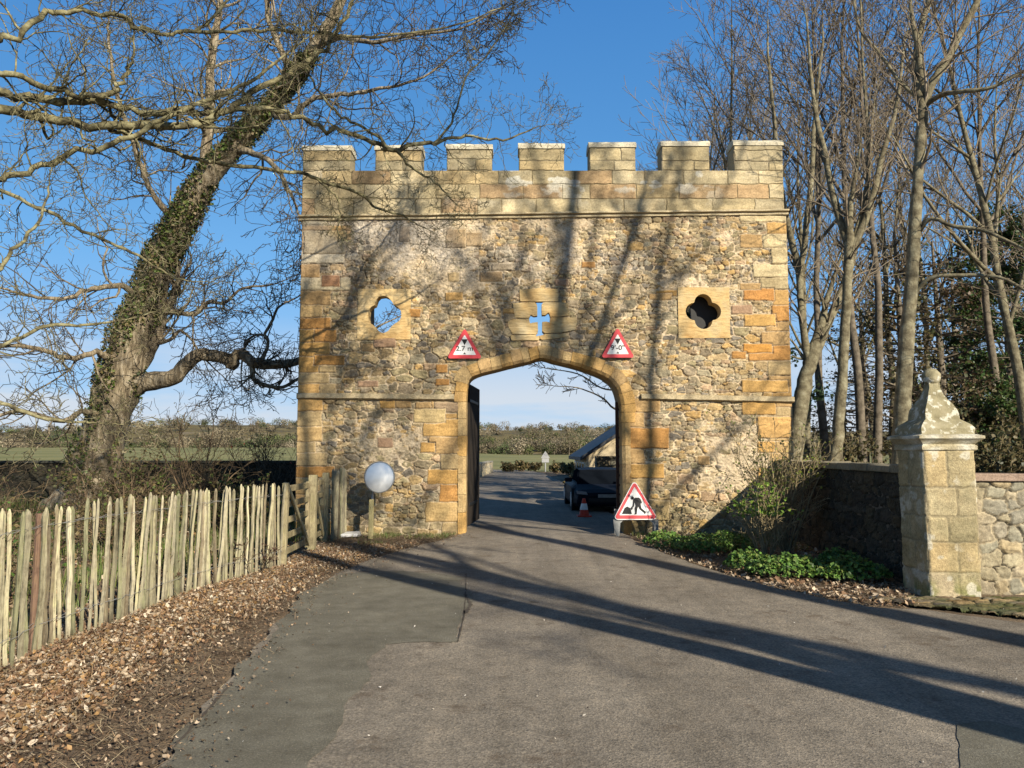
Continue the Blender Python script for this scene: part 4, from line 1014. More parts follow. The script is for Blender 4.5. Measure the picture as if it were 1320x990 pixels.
limbs.append(limb(tb, [(325, 469, D, 8), (328, 490, D, 6), (345, 497, D, 5.5), (365, 499, D, 4.5), (385, 488, D+.2, 4), (410, 480, D+.3, 3)], 8, .2))
limbs.append(limb(tb, [(336, 466, D, 7), (345, 447, D, 4.5), (343, 434, D, 4), (330, 432, D, 3), (318, 440, D, 3), (314, 456, D, 3)], 8, .1))
limbs.append(limb(tb, [(341, 432, D, 4), (350, 415, D, 4), (360, 395, D, 3), (380, 385, D, 2)], 6, .3))
limbs.append(limb(tb, [(300, 190, D-.4, 14), (322, 196, D-.8, 9), (345, 205, D-1.3, 7), (362, 225, D-1.6, 6), (370, 240, D-1.7, 5), (380, 262, D-1.6, 3)], 8, .3))
limbs.append(limb(tb, [(345, 140, D-.8, 12), (372, 152, D-1.2, 8), (400, 130, D-1.5, 7), (440, 122, D-1.8, 6), (490, 115, D-2, 4.5), (545, 100, D-2.2, 3), (585, 70, D-2.3, 2)], 8, .3))
limbs.append(limb(tb, [(410, 58, D-1.1, 10), (440, 48, D-1.5, 8), (480, 55, D-1.9, 6), (530, 45, D-2.2, 5), (590, 38, D-2.4, 3), (640, 15, D-2.5, 2)], 8, .3))
limbs.append(limb(tb, [(378, 100, D-.8, 10), (360, 60, D-.7, 8), (345, 20, D-.6, 7), (340, -40, D-.5, 5)], 8, .3))
limbs.append(limb(tb, [(189, 395, D, 14), (160, 370, D-.6, 8), (120, 372, D-1.2, 6), (80, 385, D-1.8, 5), (30, 380, D-2.4, 4)], 8, .4))
limbs.append(limb(tb, [(160, 470, D, 14), (125, 455, D-.8, 8), (90, 462, D-1.4, 7), (50, 450, D-2, 6), (-10, 445, D-2.6, 5)], 8, .4))
limbs.append(limb(tb, [(140, 545, D, 12), (110, 530, D-.8, 7), (75, 542, D-1.3, 6), (35, 530, D-2, 5), (-20, 540, D-2.6, 4)], 8, .4))
limbs.append(limb(tb, [(234, 290, D, 12), (205, 262, D-.4, 8), (185, 225, D-.7, 7), (170, 180, D-1, 6), (150, 120, D-1.2, 5), (140, 50, D-1.4, 4)], 8, .4))
random.seed(11)
c_ = dict(TW); c_.update(seg=.26, rmin=.0072, lmin=.22, wob=.20)
for pi_, (Pp, Rr) in enumerate(limbs):
    L_ = np.linalg.norm(np.diff(Pp, axis=0), axis=1).sum()
    cc = dict(c_); cc['len'] = (.40, .62)
    base = min(L_, 3.2)
    children(tb, tw, Pp, Rr*.7, base*(.55 if pi_ == 1 else 1.05), 0, cc, .45 if pi_ == 1 else .15, int(8+L_*(1.5 if pi_ == 1 else 3.4)))
children(tb, tw, tp[55:], tr[55:]*.35, 2.6, 0, c_, .02, 26)
tb.build('trunk', M['bark_main'], big); tw.build('crown', M['twig_main'], big)
# ivy on trunk
def leaves(pos, nor, size, palette, spread=.6, fold=.35):
    """one folded leaf per position; returns V, F, C"""
    n = len(pos); nor = nor+rng.normal(0, spread, (n, 3)); nor /= np.linalg.norm(nor, axis=1, keepdims=True)
    a = rng.normal(0, 1, (n, 3)); U = np.cross(nor, a); U /= np.linalg.norm(U, axis=1, keepdims=True); Wv = np.cross(nor, U)
    s = (size*rng.uniform(.55, 1.35, n))[:, None]; w = s*rng.uniform(.32, .55, (n, 1)); f = nor*s*fold*rng.uniform(.2, 1.2, (n, 1))
    v0 = pos-U*s*.5; v1 = pos+Wv*w+f-U*s*.05; v2 = pos+U*s*.55+f*.6; v3 = pos-Wv*w+f*rng.uniform(.5, 1.2, (n, 1))
    V = np.stack([v0, v1, v2, v3], 1).reshape(-1, 3); i = np.arange(n)[:, None]*4
    F = np.concatenate([i+np.array([[0, 1, 2]]), i+np.array([[0, 2, 3]])], 0)
    palette = np.array(palette); c = palette[rng.integers(0, len(palette), n)]*rng.uniform(.65, 1.3, (n, 1))
    return V, F, np.repeat(c, 4, axis=0)
IVY = [(.07, .11, .02), (.10, .15, .03), (.15, .18, .045), (.20, .16, .07), (.22, .17, .10), (.13, .11, .06), (.05, .07, .02)]
NI = 26000; ids = rng.integers(12, 68, NI); u = rng.random(NI)[:, None]
ctr = tp[ids]*(1-u)+tp[np.minimum(ids+1, len(tp)-1)]*u; rr = (tr[ids])[:, None]
dv = rng.normal(0, 1, (NI, 3)); dv[:, 2] *= .3; dv /= np.linalg.norm(dv, axis=1, keepdims=True)
lump = .88+.38*fbm(ids*.35+dv[:, 0]*2, dv[:, 1]*2+ids*.1, 8, 3)[:, None]
pos = ctr+dv*(rr*lump*1.02+rng.uniform(0, .09, (NI, 1)))
keep = (fbm(ids*.18+2, dv[:, 0]*2+3, 5, 3) > .34+.25*(ids < 24))
V, F, C = leaves(pos[keep], dv[keep], .075, IVY, .9)
obj('ivy', V, F, M['green'], big, C)

# --- overhanging tree, trunk outside the frame on the left
ov = thing('overhanging_tree', 'lichen covered bare branches reaching across the sky from a tree off to the left', 'tree', (-8.6, 8.2, 0))
tb = TB(); tw = TB()
tb.tube(catmull([(-8.6, 8.2, -.1), (-8.55, 8.2, 1.5), (-8.4, 8.2, 3.6), (-8.3, 8.25, 5.2), (-8.2, 8.3, 7.5), (-8.0, 8.4, 10), (-8.1, 8.5, 13)], 5), np.interp(np.linspace(0, 1, 31), [0, .2, .5, 1], [.42, .30, .24, .06]), 16)
NB = [
 [(-190, 160, 8.3, 20), (-100, 146, 8.4, 17), (0, 141, 8.7, 14), (60, 152, 9, 13), (150, 163, 9.2, 12), (235, 163, 9.5, 11), (272, 155, 9.6, 10), (300, 136, 9.8, 9), (350, 108, 10, 8), (400, 78, 10.2, 7), (440, 30, 10.4, 6), (465, -30, 10.6, 4)],
 [(-190, 120, 8.3, 18), (-100, 112, 8.4, 15), (0, 118, 8.8, 12), (60, 128, 9, 12), (120, 132, 9.1, 11), (180, 141, 9.3, 9), (260, 144, 9.6, 8), (340, 141, 10, 7), (385, 150, 10.3, 6.5), (430, 168, 10.6, 6.5), (480, 184, 11, 6.5), (510, 192, 11.1, 6.5), (560, 183, 11.4, 5.5), (600, 176, 11.6, 4), (650, 180, 11.8, 3), (690, 164, 12, 1.6)],
 [(-190, 260, 8.3, 14), (-60, 245, 8.4, 10), (0, 231, 8.5, 9), (70, 208, 8.8, 8), (145, 186, 9, 8), (200, 158, 9.2, 7), (260, 130, 9.5, 6), (320, 105, 9.7, 5), (380, 60, 9.9, 3)],
 [(-190, 60, 8.3, 12), (-60, 88, 8.4, 9), (0, 92, 8.5, 9), (45, 110, 8.7, 8), (90, 118, 8.9, 8), (140, 122, 9, 8), (160, 100, 9.1, 6), (172, 75, 9.2, 4)],
 [(140, 166, 9.3, 7), (175, 178, 9.5, 6.5), (225, 196, 9.9, 6), (290, 213, 10.3, 6), (350, 219, 10.8, 5.5), (395, 226, 11.1, 5), (430, 238, 11.4, 4.5), (465, 250, 11.7, 4), (485, 268, 12, 3.4), (520, 278, 12.2, 2.5), (535, 288, 12.3, 1.6)],
 [(-190, 10, 8.3, 12), (-60, 30, 8.4, 10), (0, 55, 8.5, 10), (50, 24, 8.7, 8), (100, 15, 8.9, 7), (150, 22, 9.1, 6.5), (185, 38, 9.3, 6), (240, 42, 9.6, 5), (280, 15, 9.8, 4), (320, -30, 10, 3)],
 [(-190, 215, 8.3, 8), (-60, 228, 8.3, 6), (0, 243, 8.4, 5.5), (60, 274, 8.7, 5), (120, 303, 9, 4.5), (170, 326, 9.2, 4), (215, 352, 9.5, 3)],
 [(-190, 400, 8.0, 8), (-60, 375, 8.1, 6), (0, 346, 8.2, 5.5), (14, 322, 8.3, 5), (50, 285, 8.4, 4), (62, 245, 8.5, 2.5)],
 [(-190, 490, 8, 9), (-60, 475, 8.1, 7), (0, 447, 8.2, 5.5), (50, 425, 8.4, 5), (110, 417, 8.6, 4), (165, 412, 8.8, 2.5)],
 [(510, 192, 11.1, 5), (530, 215, 11.3, 3.6), (560, 235, 11.5, 2.5), (585, 260, 11.6, 1.5)],
 [(405, 228, 11, 3.2), (432, 252, 11.1, 2.5), (438, 275, 11.2, 2), (436, 300, 11.2, 1.8), (448, 312, 11.3, 1.2)],
 [(500, 190, 11, 5), (470, 165, 10.9, 4), (440, 150, 10.8, 4), (420, 130, 10.7, 3.5), (400, 100, 10.6, 3)],
 [(230, 42, 9.6, 5), (300, 40, 9.9, 5), (360, 38, 10.2, 4.5), (440, 45, 10.6, 4), (510, 45, 11, 3.5), (590, 32, 11.4, 2.6), (640, 12, 11.6, 1.8)],
 [(560, 184, 11.4, 4), (585, 150, 11.5, 3), (600, 100, 11.6, 2.5), (625, 75, 11.7, 2), (660, 22, 11.8, 1.2)],
 [(-190, 520, 7.6, 9), (-60, 530, 7.7, 7), (0, 520, 7.8, 6), (60, 540, 8.0, 5), (110, 545, 8.2, 3)]]
random.seed(5)
c_ = dict(TW); c_.update(seg=.13, rmin=.0034, lmin=.10, rtb=.012, wob=.19, up=[0, .05, .06])
for pts in NB:
    Pp, Rr = limb(tb, [(a, b_, c, w*.95) for a, b_, c, w in pts], 9, .7)
    L_ = np.linalg.norm(np.diff(Pp, axis=0), axis=1).sum()
    vis = (Pp[:, 0]/Pp[:, 1] > -.72)
    Pv, Rv = Pp[vis], Rr[vis]
    if len(Pv) < 3: Pv, Rv = Pp, Rr
    Lv = np.linalg.norm(np.diff(Pv, axis=0), axis=1).sum()
    children(tb, tw, Pv, Rv*.62, min(2.0, Lv*.6), 0, c_, .03, int(7+Lv*5.0))
tb.build('trunk', M['bark_near'], ov); tw.build('crown', M['bark_near'], ov)

# --- bare woodland on the right
BE = dict(seg=.9, wob=.065, up=[.02, .05, .06, .05], rmin=.0075, rtb=.035, max=3, kids=[15, 10, 8], t0=[.30, .18, .15], ang=(22, 52), len=(.30, .48), lmin=.35)
def handtree(name, label, loc, segs, m, mt, cfg, extra, group=None):
    t_ = thing(name, label, 'tree', loc, group); tb = TB(); tw = TB()
    for k, pts in enumerate(segs):
        Pp, Rr = limb(tb, pts, 14 if k == 0 else 9, .12, wsc=.86)
        L_ = np.linalg.norm(np.diff(Pp, axis=0), axis=1).sum()
        children(tb, tw, Pp, Rr*.5, extra[k][0], 1, cfg, extra[k][1], extra[k][2])
    tb.build('trunk', m, t_); tw.build('crown', mt, t_); return t_
random.seed(21)
HB = dict(BE); HB.update(seg=.35, rmin=.0058, wob=.085, max=3, kids=[9, 8, 7], lmin=.3, len=(.36, .56), ang=(25, 60))
handtree('bare_tree', 'tall pale straight tree forking high above the stone pillar', (G(1163, 650)[0], 13.2, 0),
 [[(1156, 700, 13.2, 34), (1159, 640, 13.2, 28), (1162, 560, 13.2, 24), (1166, 480, 13.2, 22), (1172, 400, 13.2, 20), (1179, 300, 13.2, 18), (1185, 200, 13.2, 16), (1190, 130, 13.2, 16)],
  [(1190, 140, 13.2, 15), (1182, 110, 13.2, 13), (1181, 75, 13.3, 11), (1186, 40, 13.3, 9), (1200, -10, 13.4, 8), (1210, -80, 13.5, 5)],
  [(1189, 138, 13.2, 15), (1203, 105, 13.1, 13), (1222, 75, 13, 12), (1238, 42, 13, 11), (1258, 5, 12.9, 10), (1280, -50, 12.8, 7)],
  [(1192, 135, 13.2, 9), (1215, 122, 12.9, 8), (1240, 118, 12.6, 7), (1280, 112, 12.3, 6), (1330, 85, 12, 4)],
  [(1188, 130, 13.2, 7), (1160, 105, 13.3, 5.5), (1135, 70, 13.4, 5), (1110, 40, 13.5, 4), (1100, 0, 13.6, 3)],
  [(1184, 300, 13.2, 7), (1200, 282, 13, 6), (1230, 292, 12.8, 6), (1270, 298, 12.5, 5.5), (1330, 325, 12, 4)],
  [(1178, 380, 13.2, 7), (1200, 358, 13, 6), (1240, 355, 12.8, 6), (1290, 358, 12.5, 5), (1330, 380, 12.2, 4)]],
 M['bark_beech'], M['twig_beech'], HB, [(3.4, .55, 22), (3.2, .1, 16), (3.4, .1, 18), (2.8, .1, 14), (2.6, .1, 12), (2.6, .15, 12), (2.2, .2, 9)])
handtree('bare_tree', 'smooth grey forked tree just right of the garden wall bush', (G(1075, 640)[0], 16.5, 0),
 [[(1070, 690, 16.5, 30), (1074, 620, 16.5, 23), (1080, 560, 16.5, 17), (1086, 480, 16.5, 15), (1091, 400, 16.5, 14), (1095, 320, 16.5, 14)],
  [(1096, 322, 16.5, 13), (1083, 285, 16.6, 11), (1072, 245, 16.7, 10), (1064, 200, 16.8, 9), (1052, 150, 16.9, 7), (1045, 90, 17, 5), (1040, 30, 17, 3)],
  [(1096, 325, 16.5, 14), (1115, 285, 16.4, 11), (1128, 240, 16.3, 10), (1140, 190, 16.2, 8), (1155, 140, 16.1, 6), (1165, 60, 16, 4)],
  [(1098, 318, 16.5, 8), (1112, 270, 16.5, 8), (1120, 220, 16.6, 7), (1118, 160, 16.7, 6), (1112, 80, 16.7, 4), (1110, 10, 16.8, 3)]],
 M['bark_beech'], M['twig_beech'], HB, [(2.8, .5, 14), (3.8, .1, 20), (3.8, .1, 20), (3.6, .1, 18)])
handtree('bare_tree', 'grey forked tree rising against the right corner of the gate', (G(1024, 640)[0], 18, 0),
 [[(1014, 690, 18, 34), (1022, 600, 18, 25), (1030, 540, 18, 23), (1038, 490, 18, 22), (1046, 462, 18, 20)],
  [(1044, 470, 18, 15), (1036, 430, 18, 11), (1032, 390, 18, 10), (1030, 350, 18, 11), (1020, 310, 17.9, 10), (1006, 240, 17.8, 8), (998, 160, 17.7, 6), (990, 70, 17.6, 4)],
  [(1046, 468, 18, 16), (1062, 430, 18, 13), (1075, 398, 18, 12), (1090, 360, 18.1, 11), (1105, 310, 18.2, 9), (1118, 240, 18.3, 7), (1125, 150, 18.4, 4)],
  [(1032, 352, 18, 9), (1040, 290, 18.1, 9), (1047, 220, 18.2, 8), (1050, 150, 18.3, 6), (1060, 60, 18.4, 4)]],
 M['bark_beech'], M['twig_beech'], HB, [(2.5, .5, 8), (4, .12, 22), (4, .12, 22), (4, .12, 20)])
# generic prototypes
def bare_proto(name, label, loc, H, r, cfg, m, mt, group, seed):
    random.seed(seed); global rng; rng = np.random.default_rng(seed)
    t_ = thing(name, label, 'tree', loc, group); tb = TB(); tw = TB()
    p = np.array([loc[0], loc[1], -.1]); n = 14; Pp = [p]; wb = .10 if 'roadside' in name else .05; d = np.array([rng.normal(0, .04), rng.normal(0, .04), 1.])
    for i in range(n-1): d = nrm(d+np.r_[rng.normal(0, wb, 2), .1]); Pp.append(Pp[-1]+d*H/(n-1))
    Pp = np.array(Pp); Rr = r*(1-.93*np.linspace(0, 1, n)**.9); Rr[0] *= 1.5
    tb.tube(catmull(Pp, 3), np.interp(np.linspace(0, 1, (n-1)*3+1), np.linspace(0, 1, n), Rr), 12)
    children(tb, tw, Pp, Rr, H, 0, cfg)
    tb.build('trunk', m, t_); tw.build('crown', mt, t_); return t_
GRP = 'bare woodland trees to the right of the gate'
def XY(px, y): return (P(px, 590, y)[0], y, 0)
c1 = dict(BE); c1['kids'] = [22, 10, 8]; c1['len'] = (.26, .42)
c2 = dict(BE); c2.update(kids=[16, 9, 7], t0=[.45, .2, .15], len=(.26, .45), wob=.07)
pA = bare_proto('bare_tree', 'bare tree with rounded twiggy crown behind the fifth gap in the battlements', XY(868, 27), 14.5, .155, c1, M['bark_beech'], M['twig_beech'], GRP, 31)
pB = bare_proto('bare_tree', 'taller bare tree whose crown rises over the sixth and seventh merlons', XY(952, 25), 17.0, .165, c1, M['bark_beech'], M['twig_beech'], GRP, 32)
pC = bare_proto('bare_tree', 'thin dark bare trunk between the two grey trees by the gate', XY(1062, 22), 16.5, .14, c2, M['bark_red'], M['twig_main'], GRP, 33)
# (px, depth, proto, scale, label)
WD = [(905, 32, pA, 1.05, 'bare tree further back behind the sixth gap in the battlements'),
 (835, 36, pA, .95, 'smallest bare tree top showing left of the wood above the parapet'),
 (990, 30, pB, .98, 'bare tree crowding behind the last merlon at the right end'),
 (1040, 29, pB, 1.0, 'bare tree deep behind the right corner of the gate'),
 (1112, 21, pC, 1.05, 'slim reddish trunk first to the right of the smooth grey forked tree'),
 (1133, 20, pC, .95, 'slim reddish trunk just left of the tall pale tree'),
 (1150, 23.5, pB, .85, 'grey bare tree behind and left of the tall pale tree'),
 (1292, 22, pC, 1.05, 'dark reddish trunk near the right edge above the low rubble wall'),
 (1330, 20, pA, 1.1, 'bare tree at the extreme right edge of the wood'),
 (1180, 33, pB, 1.0, 'pale bare tree far back between the tall pale tree and the conifers'),
 (1085, 34, pA, 1.1, 'bare tree far back seen between the two forked grey trees'),
 (1240, 36, pB, .95, 'far bare tree behind the green conifers'), (1390, 26, pB, 1.0, 'bare tree just beyond the right edge of the view'),
 (1300, 30, pA, 1.05, 'bare tree behind the pines at the right'),
 (1128, 38, pA, 1.15, 'bare tree far back just left of the slim reddish trunks'), (1205, 29, pA, 1.0, 'twiggy bare tree behind the bare larch'),

 (925, 40, pA, 1.25, 'pale bare tree farthest back behind the sixth merlon'), (1345, 35, pA, 1.1, 'far bare tree beyond the right edge of the wood')]
for i, (px, y, pr, sc, lb) in enumerate(WD): dup(pr, XY(px, y), i*1.93+.4, sc, lb, GRP)
# tree casting its branch inside the arch (beyond, right)
random.seed(8); rng = np.random.default_rng(8)
ya = handtree('bare_tree', 'bare tree leaning its branches into the arch opening from the right', (5.6, 31, 0),
 [[(850, 640, 31, 12), (846, 600, 31, 11), (835, 560, 31, 9), (815, 520, 31, 7), (800, 505, 31, 5), (790, 495, 31, 4), (770, 478, 31, 2.5)],
  [(812, 517, 31, 5), (795, 528, 30.5, 3.5), (775, 512, 30.2, 2.5), (745, 500, 30, 1.8), (718, 498, 30, 1)],
  [(800, 503, 31, 3.5), (775, 500, 31.2, 2.5), (745, 482, 31.4, 2), (705, 475, 31.6, 1.2)]],
 M['bark_main'], M['twig_main'], dict(HB, rmin=.012, seg=.4), [(2.4, .5, 12), (1.6, .2, 10), (1.6, .1, 10)])

# --- shade-giving trees behind the camera on the right (they throw the long shadows on the road)
c3 = dict(BE); c3.update(kids=[11, 7, 4], t0=[.42, .2, .2], rmin=.02, len=(.28, .46), max=3, wob=.07, seg=1.1)
sh1 = bare_proto('roadside_tree', 'tall bare roadside tree nearest the lane behind the viewpoint', (6.5, -.9, 0), 19, .25, c3, M['bark_beech'], M['twig_beech'], 'roadside trees behind the viewpoint', 41)
dup(sh1, (7.6, -1.6, 0), 2.1, 1.05, 'tall bare roadside tree second from the lane behind the viewpoint')
dup(sh1, (9.1, -2.2, 0), 4.0, 1.25, 'tall bare roadside tree third from the lane behind the viewpoint')
dup(sh1, (13.6, -3.0, 0), 5.2, 1.0, 'tall bare roadside tree farthest right behind the viewpoint')
dup(sh1, (14.5, -9.0, 0), 1.2, 1.25, 'tall bare roadside tree set back furthest behind the viewpoint')

# --- conifers
def conifer(loc, H, r, label, seed, needles, pal, group):
    rg = np.random.default_rng(seed); random.seed(seed)
    t_ = thing('conifer_tree', label, 'tree', loc, group); tb = TB(); tw = TB()
    tb.tube([(loc[0], loc[1], -.1), (loc[0]+.1, loc[1], H*.5), (loc[0], loc[1], H)], [r, r*.6, .03], 10)
    pos = []; z = 1.6
    while z < H-.3:
        k = random.randint(3, 5)
        for i in range(k):
            a = random.uniform(0, 6.28); L_ = (H-z)*.34*random.uniform(.6, 1.15)+.5; n = 7; q = np.array([loc[0], loc[1], z]); d = np.array([math.cos(a), math.sin(a), random.uniform(-.1, .35)])
            Pp = [q]
            for j in range(n-1): d = nrm(d+np.r_[rg.normal(0, .10, 2), -.02+.04*j/n]); Pp.append(Pp[-1]+d*L_/(n-1))
            Pp = np.array(Pp); tb.tube(Pp, np.linspace(.035, .008, n), 5)
            for j in range(int(L_*7)):
                f = random.uniform(.25, 1)*(n-1.01); b2 = int(f); s0 = Pp[b2]+(Pp[b2+1]-Pp[b2])*(f-b2)
                dd = nrm(nrm(Pp[b2+1]-Pp[b2])*.6+rg.normal(0, .5, 3)); l2 = random.uniform(.25, .7)
                s1 = s0+dd*l2*.5; s2 = s0+dd*l2+np.array([0, 0, -.05])
                tw.tube([s0, s1, s2], [.008, .006, .005], 3)
                pos.append(s1); pos.append(s2); pos.append((s1+s2)/2)
        z += random.uniform(.30, .55)
    tb.build('trunk', M['bark_red'], t_); tw.build('crown', M['twig_main'], t_)
    if needles:
        pos = np.repeat(np.array(pos), needles*2, axis=0); pos = pos+rg.normal(0, .11, pos.shape)
        dens = fbm(pos[:, 0]*.8+seed, pos[:, 2]*.8, 3, 3) > .38; pos = pos[dens]
        V, F, C = leaves(pos, np.tile([0, 0, 1.], (len(pos), 1)), .105, pal, 1.0); 
        # needles: narrow the leaf
        obj('needles', V, F, M['green'], t_, C)
    return t_
rng = np.random.default_rng(12)
PINE = [(.035, .075, .02), (.05, .10, .025), (.08, .12, .03), (.10, .09, .04)]
CG = 'conifers behind the pillar'
conifer(XY(1305, 27), 10.2, .22, 'deep green pine at the right edge behind the low rubble wall', 51, 9, PINE, CG)
conifer(XY(1250, 31), 9.5, .2, 'sparser green conifer left of the deep green pine', 52, 6, PINE, CG)
conifer(XY(1165, 22), 8.0, .2, 'brown green conifer with drooping branches behind the tall pale tree', 53, 1, [(.10, .085, .03), (.12, .09, .045), (.07, .08, .03)], CG)
conifer(XY(1215, 23), 8.0, .18, 'leafless larch with dense brown twigs behind the ball finial', 54, 1, [(.12, .08, .045), (.10, .07, .04)], CG)
conifer(XY(1345, 22), 8.0, .18, 'dark green conifer cut by the right edge of the photo', 55, 7, PINE, CG)
conifer(XY(1115, 33), 8.5, .18, 'brownish conifer between the forked grey tree and the tall pale tree', 56, 1, [(.10, .085, .03), (.12, .09, .045)], CG)

DKG = [(.02, .045, .015), (.03, .06, .02), (.045, .07, .025)]
HG = 'dark evergreens hidden behind the right side of the gate'  # added out of view to shade the car and yard
conifer((5.7, 20.2, 0), 6.3, .2, 'dark dense evergreen just behind the right side of the gate shading the yard', 57, 12, DKG, HG)
conifer((6.3, 24.0, 0), 6.0, .2, 'dark dense evergreen further back behind the right side of the gate', 58, 8, DKG, HG)
# ================================================================== SHRUBS, HEDGES, GROUND COVER
def bush(name, label, cat, loc, h, spread, nst, m, seed, lsize=0, lpal=None, lden=0, group=None, rm=.004, wob=.13, kids=(5, 4, 3), tips=.4, r0=.014):
    random.seed(seed); global rng; rng = np.random.default_rng(seed)
    t_ = thing(name, label, cat, loc, group); tb = TB(); tw = TB()
    cfg = dict(seg=max(.08, h*.08), wob=wob, up=[.04, .05, .03], rmin=rm, rtb=.5, max=2, kids=list(kids), t0=[.25, .2, .2], ang=(20, 55), len=(.3, .55), lmin=.08)
    for i in range(nst):
        a = random.uniform(0, 6.28); rr = random.uniform(0, .16*spread)
        p = np.array([loc[0]+math.cos(a)*rr*1.5, loc[1]+math.sin(a)*rr, loc[2]-.03]); tl = random.uniform(.1, spread)
        grow(tw, tw, p, np.array([math.cos(a)*tl, math.sin(a)*tl, 1.]), h*random.uniform(.6, 1.05), r0*random.uniform(.6, 1.2), 0, cfg)
    Vt = np.concatenate(tw.V); tw.build('stems', m, t_)
    if lden:
        idx = rng.random(len(Vt)); z0 = np.quantile(Vt[:, 2], tips); cand = Vt[Vt[:, 2] > z0]
        pos = cand[rng.integers(0, len(cand), lden)]+rng.normal(0, .018, (lden, 3))
        V, F, C = leaves(pos, np.tile([0, 0, 1.], (lden, 1)), lsize, lpal, .8); obj('leaves', V, F, M['green'], t_, C)
    return t_
M['stem'] = m_noise('shrub_stem', [(.35, (.16, .125, .07)), (.65, (.32, .26, .15))], 8, bst=0)
M['bramble'] = m_noise('bramble_stem', [(.35, (.085, .055, .035)), (.65, (.19, .14, .08))], 5, bst=0)
BUD = [(.26, .30, .05), (.20, .26, .05), (.32, .32, .08), (.24, .20, .08)]
g_ = G(1035, 700)
bush('budding_shrub', 'tall shrub with yellow green buds against the gate and garden wall', 'shrub', (4.45, 12.6, 0), 2.15, .42, 30, M['stem'], 61, .04, BUD, 1000, r0=.013)
bush('budding_shrub', 'smaller shrub of upright bare stems with fresh green tips in front of the gate', 'shrub', (3.72, 11.4, 0), 1.15, .38, 16, M['stem'], 62, .055, [(.16, .28, .04), (.22, .32, .05)], 500, tips=.55)
bush('bramble_bush', 'tangle of arching brown stems between fence and big tree', 'bramble', (-6.3, 12.3, 0), 1.5, 1.3, 34, M['bramble'], 63, .05, [(.10, .13, .03), (.16, .12, .05)], 900, wob=.2, tips=.2)
bush('bramble_bush', 'olive brown bramble thicket behind the middle of the pale fence', 'bramble', (-7.4, 14.8, 0), 1.75, 1.2, 38, M['bramble'], 64, .06, [(.12, .15, .04), (.17, .14, .06)], 1500, wob=.2, tips=.2)
bush('bramble_bush', 'thin bramble stems behind the near end of the pale fence', 'bramble', (-5.6, 8.2, 0), 1.15, 1.3, 22, M['bramble'], 65, .05, [(.08, .14, .03), (.16, .12, .05)], 500, wob=.22, tips=.1)
bush('bramble_bush', 'bramble tangle at the left edge of the picture behind the fence', 'bramble', (-8.1, 11.0, 0), 1.7, 1.2, 30, M['bramble'], 66, .05, [(.12, .12, .05)], 500, wob=.22, tips=.1)
bush('sapling', 'leafless sapling with pale upright twigs left of the gate in front of the dark wall', 'sapling', (-6.8, 16.5, 0), 2.6, .55, 9, M['bramble'], 67, .04, [(.3, .25, .1)], 150, r0=.022, kids=(8, 6, 4))
bush('sapling', 'dark twiggy thorn bush beside the left corner of the gate', 'sapling', (-5.55, 18.6, 0), 2.5, .5, 8, M['twig_main'], 68, .05, [(.3, .06, .04), (.1, .07, .04)], 160, r0=.026, kids=(9, 6, 4))
bush('bramble_bush', 'low scrub in front of the dark wall left of the big tree', 'bramble', (-11.5, 15.5, 0), 1.9, 1.3, 34, M['bramble'], 69, .05, [(.12, .13, .05)], 700, wob=.2, tips=.1)
bush('bramble_bush', 'leafy green brown thicket just behind the wooden gate', 'bramble', (-5.6, 15.6, 0), 1.25, 1.2, 30, M['bramble'], 70, .06, [(.12, .16, .04), (.18, .15, .06)], 1600, wob=.2, tips=.1)
bush('weed', 'dark leafed weed poking through the foot of the pale fence', 'weed', (*G(205, 775), 0), .5, .9, 8, M['bramble'], 71, .05, [(.05, .03, .025), (.08, .05, .03)], 120, tips=.1, r0=.006)
bush('weed', 'small brown seedling stems at the far end of the pale fence', 'weed', (*G(322, 742), 0), .55, .8, 7, M['bramble'], 72, .04, [(.08, .04, .03)], 70, tips=.1, r0=.006)
SHR = [(.05, .06, .025), (.08, .085, .035), (.12, .10, .045), (.16, .13, .06)]
bush('evergreen_shrub', 'dark evergreen shrub behind the low rubble wall right of the pillar', 'shrub', (9.6, 15.5, 0), 2.2, .9, 30, M['stem'], 73, .09, SHR, 5200, tips=.05)
bush('evergreen_shrub', 'dusky shrub in the wood behind the garden wall', 'shrub', (8.4, 19.5, 0), 1.9, 1.0, 30, M['stem'], 74, .09, SHR, 3600, tips=.05)
bush('evergreen_shrub', 'brown scrub low in the wood between the grey trunks', 'shrub', (8.2, 24.5, 0), 1.8, 1.2, 30, M['stem'], 75, .10, SHR[1:], 2600, tips=.05)
bush('evergreen_shrub', 'wide brown scrub at the far right of the wood', 'shrub', (13.4, 21, 0), 2.4, 1.2, 34, M['stem'], 76, .11, SHR, 4200, tips=.05)
# hedge bushes beyond the arch
k = 0
for (px, y, h, lb) in [(655, 60, .8, 'brown roadside bush furthest left through the arch'), (672, 62, .9, 'brown roadside bush left of the distant sign'), (690, 63, .8, 'tawny roadside bush just left of the distant sign post'),
                       (718, 58, .9, 'dark roadside bush right of the distant sign'), (733, 54, 1.0, 'roadside bush before the cottage window'), (748, 44, .75, 'low dark bush in front of the cottage wall'), (742, 36, .55, 'low dark plant bed beside the yard road'), (760, 32, .8, 'shaded bush between cottage and parked car')]:
    bush('hedge_bush', lb, 'bush', (P(px, 600, y)[0], y, 0), h*.9, 1.3, 16, M['bramble'], 200+k, .16, [(.24, .18, .08), (.30, .22, .11), (.14, .12, .05), (.08, .09, .03)], 1500, group='roadside bushes beyond the arch', tips=.05, r0=.02, rm=.01); k += 1

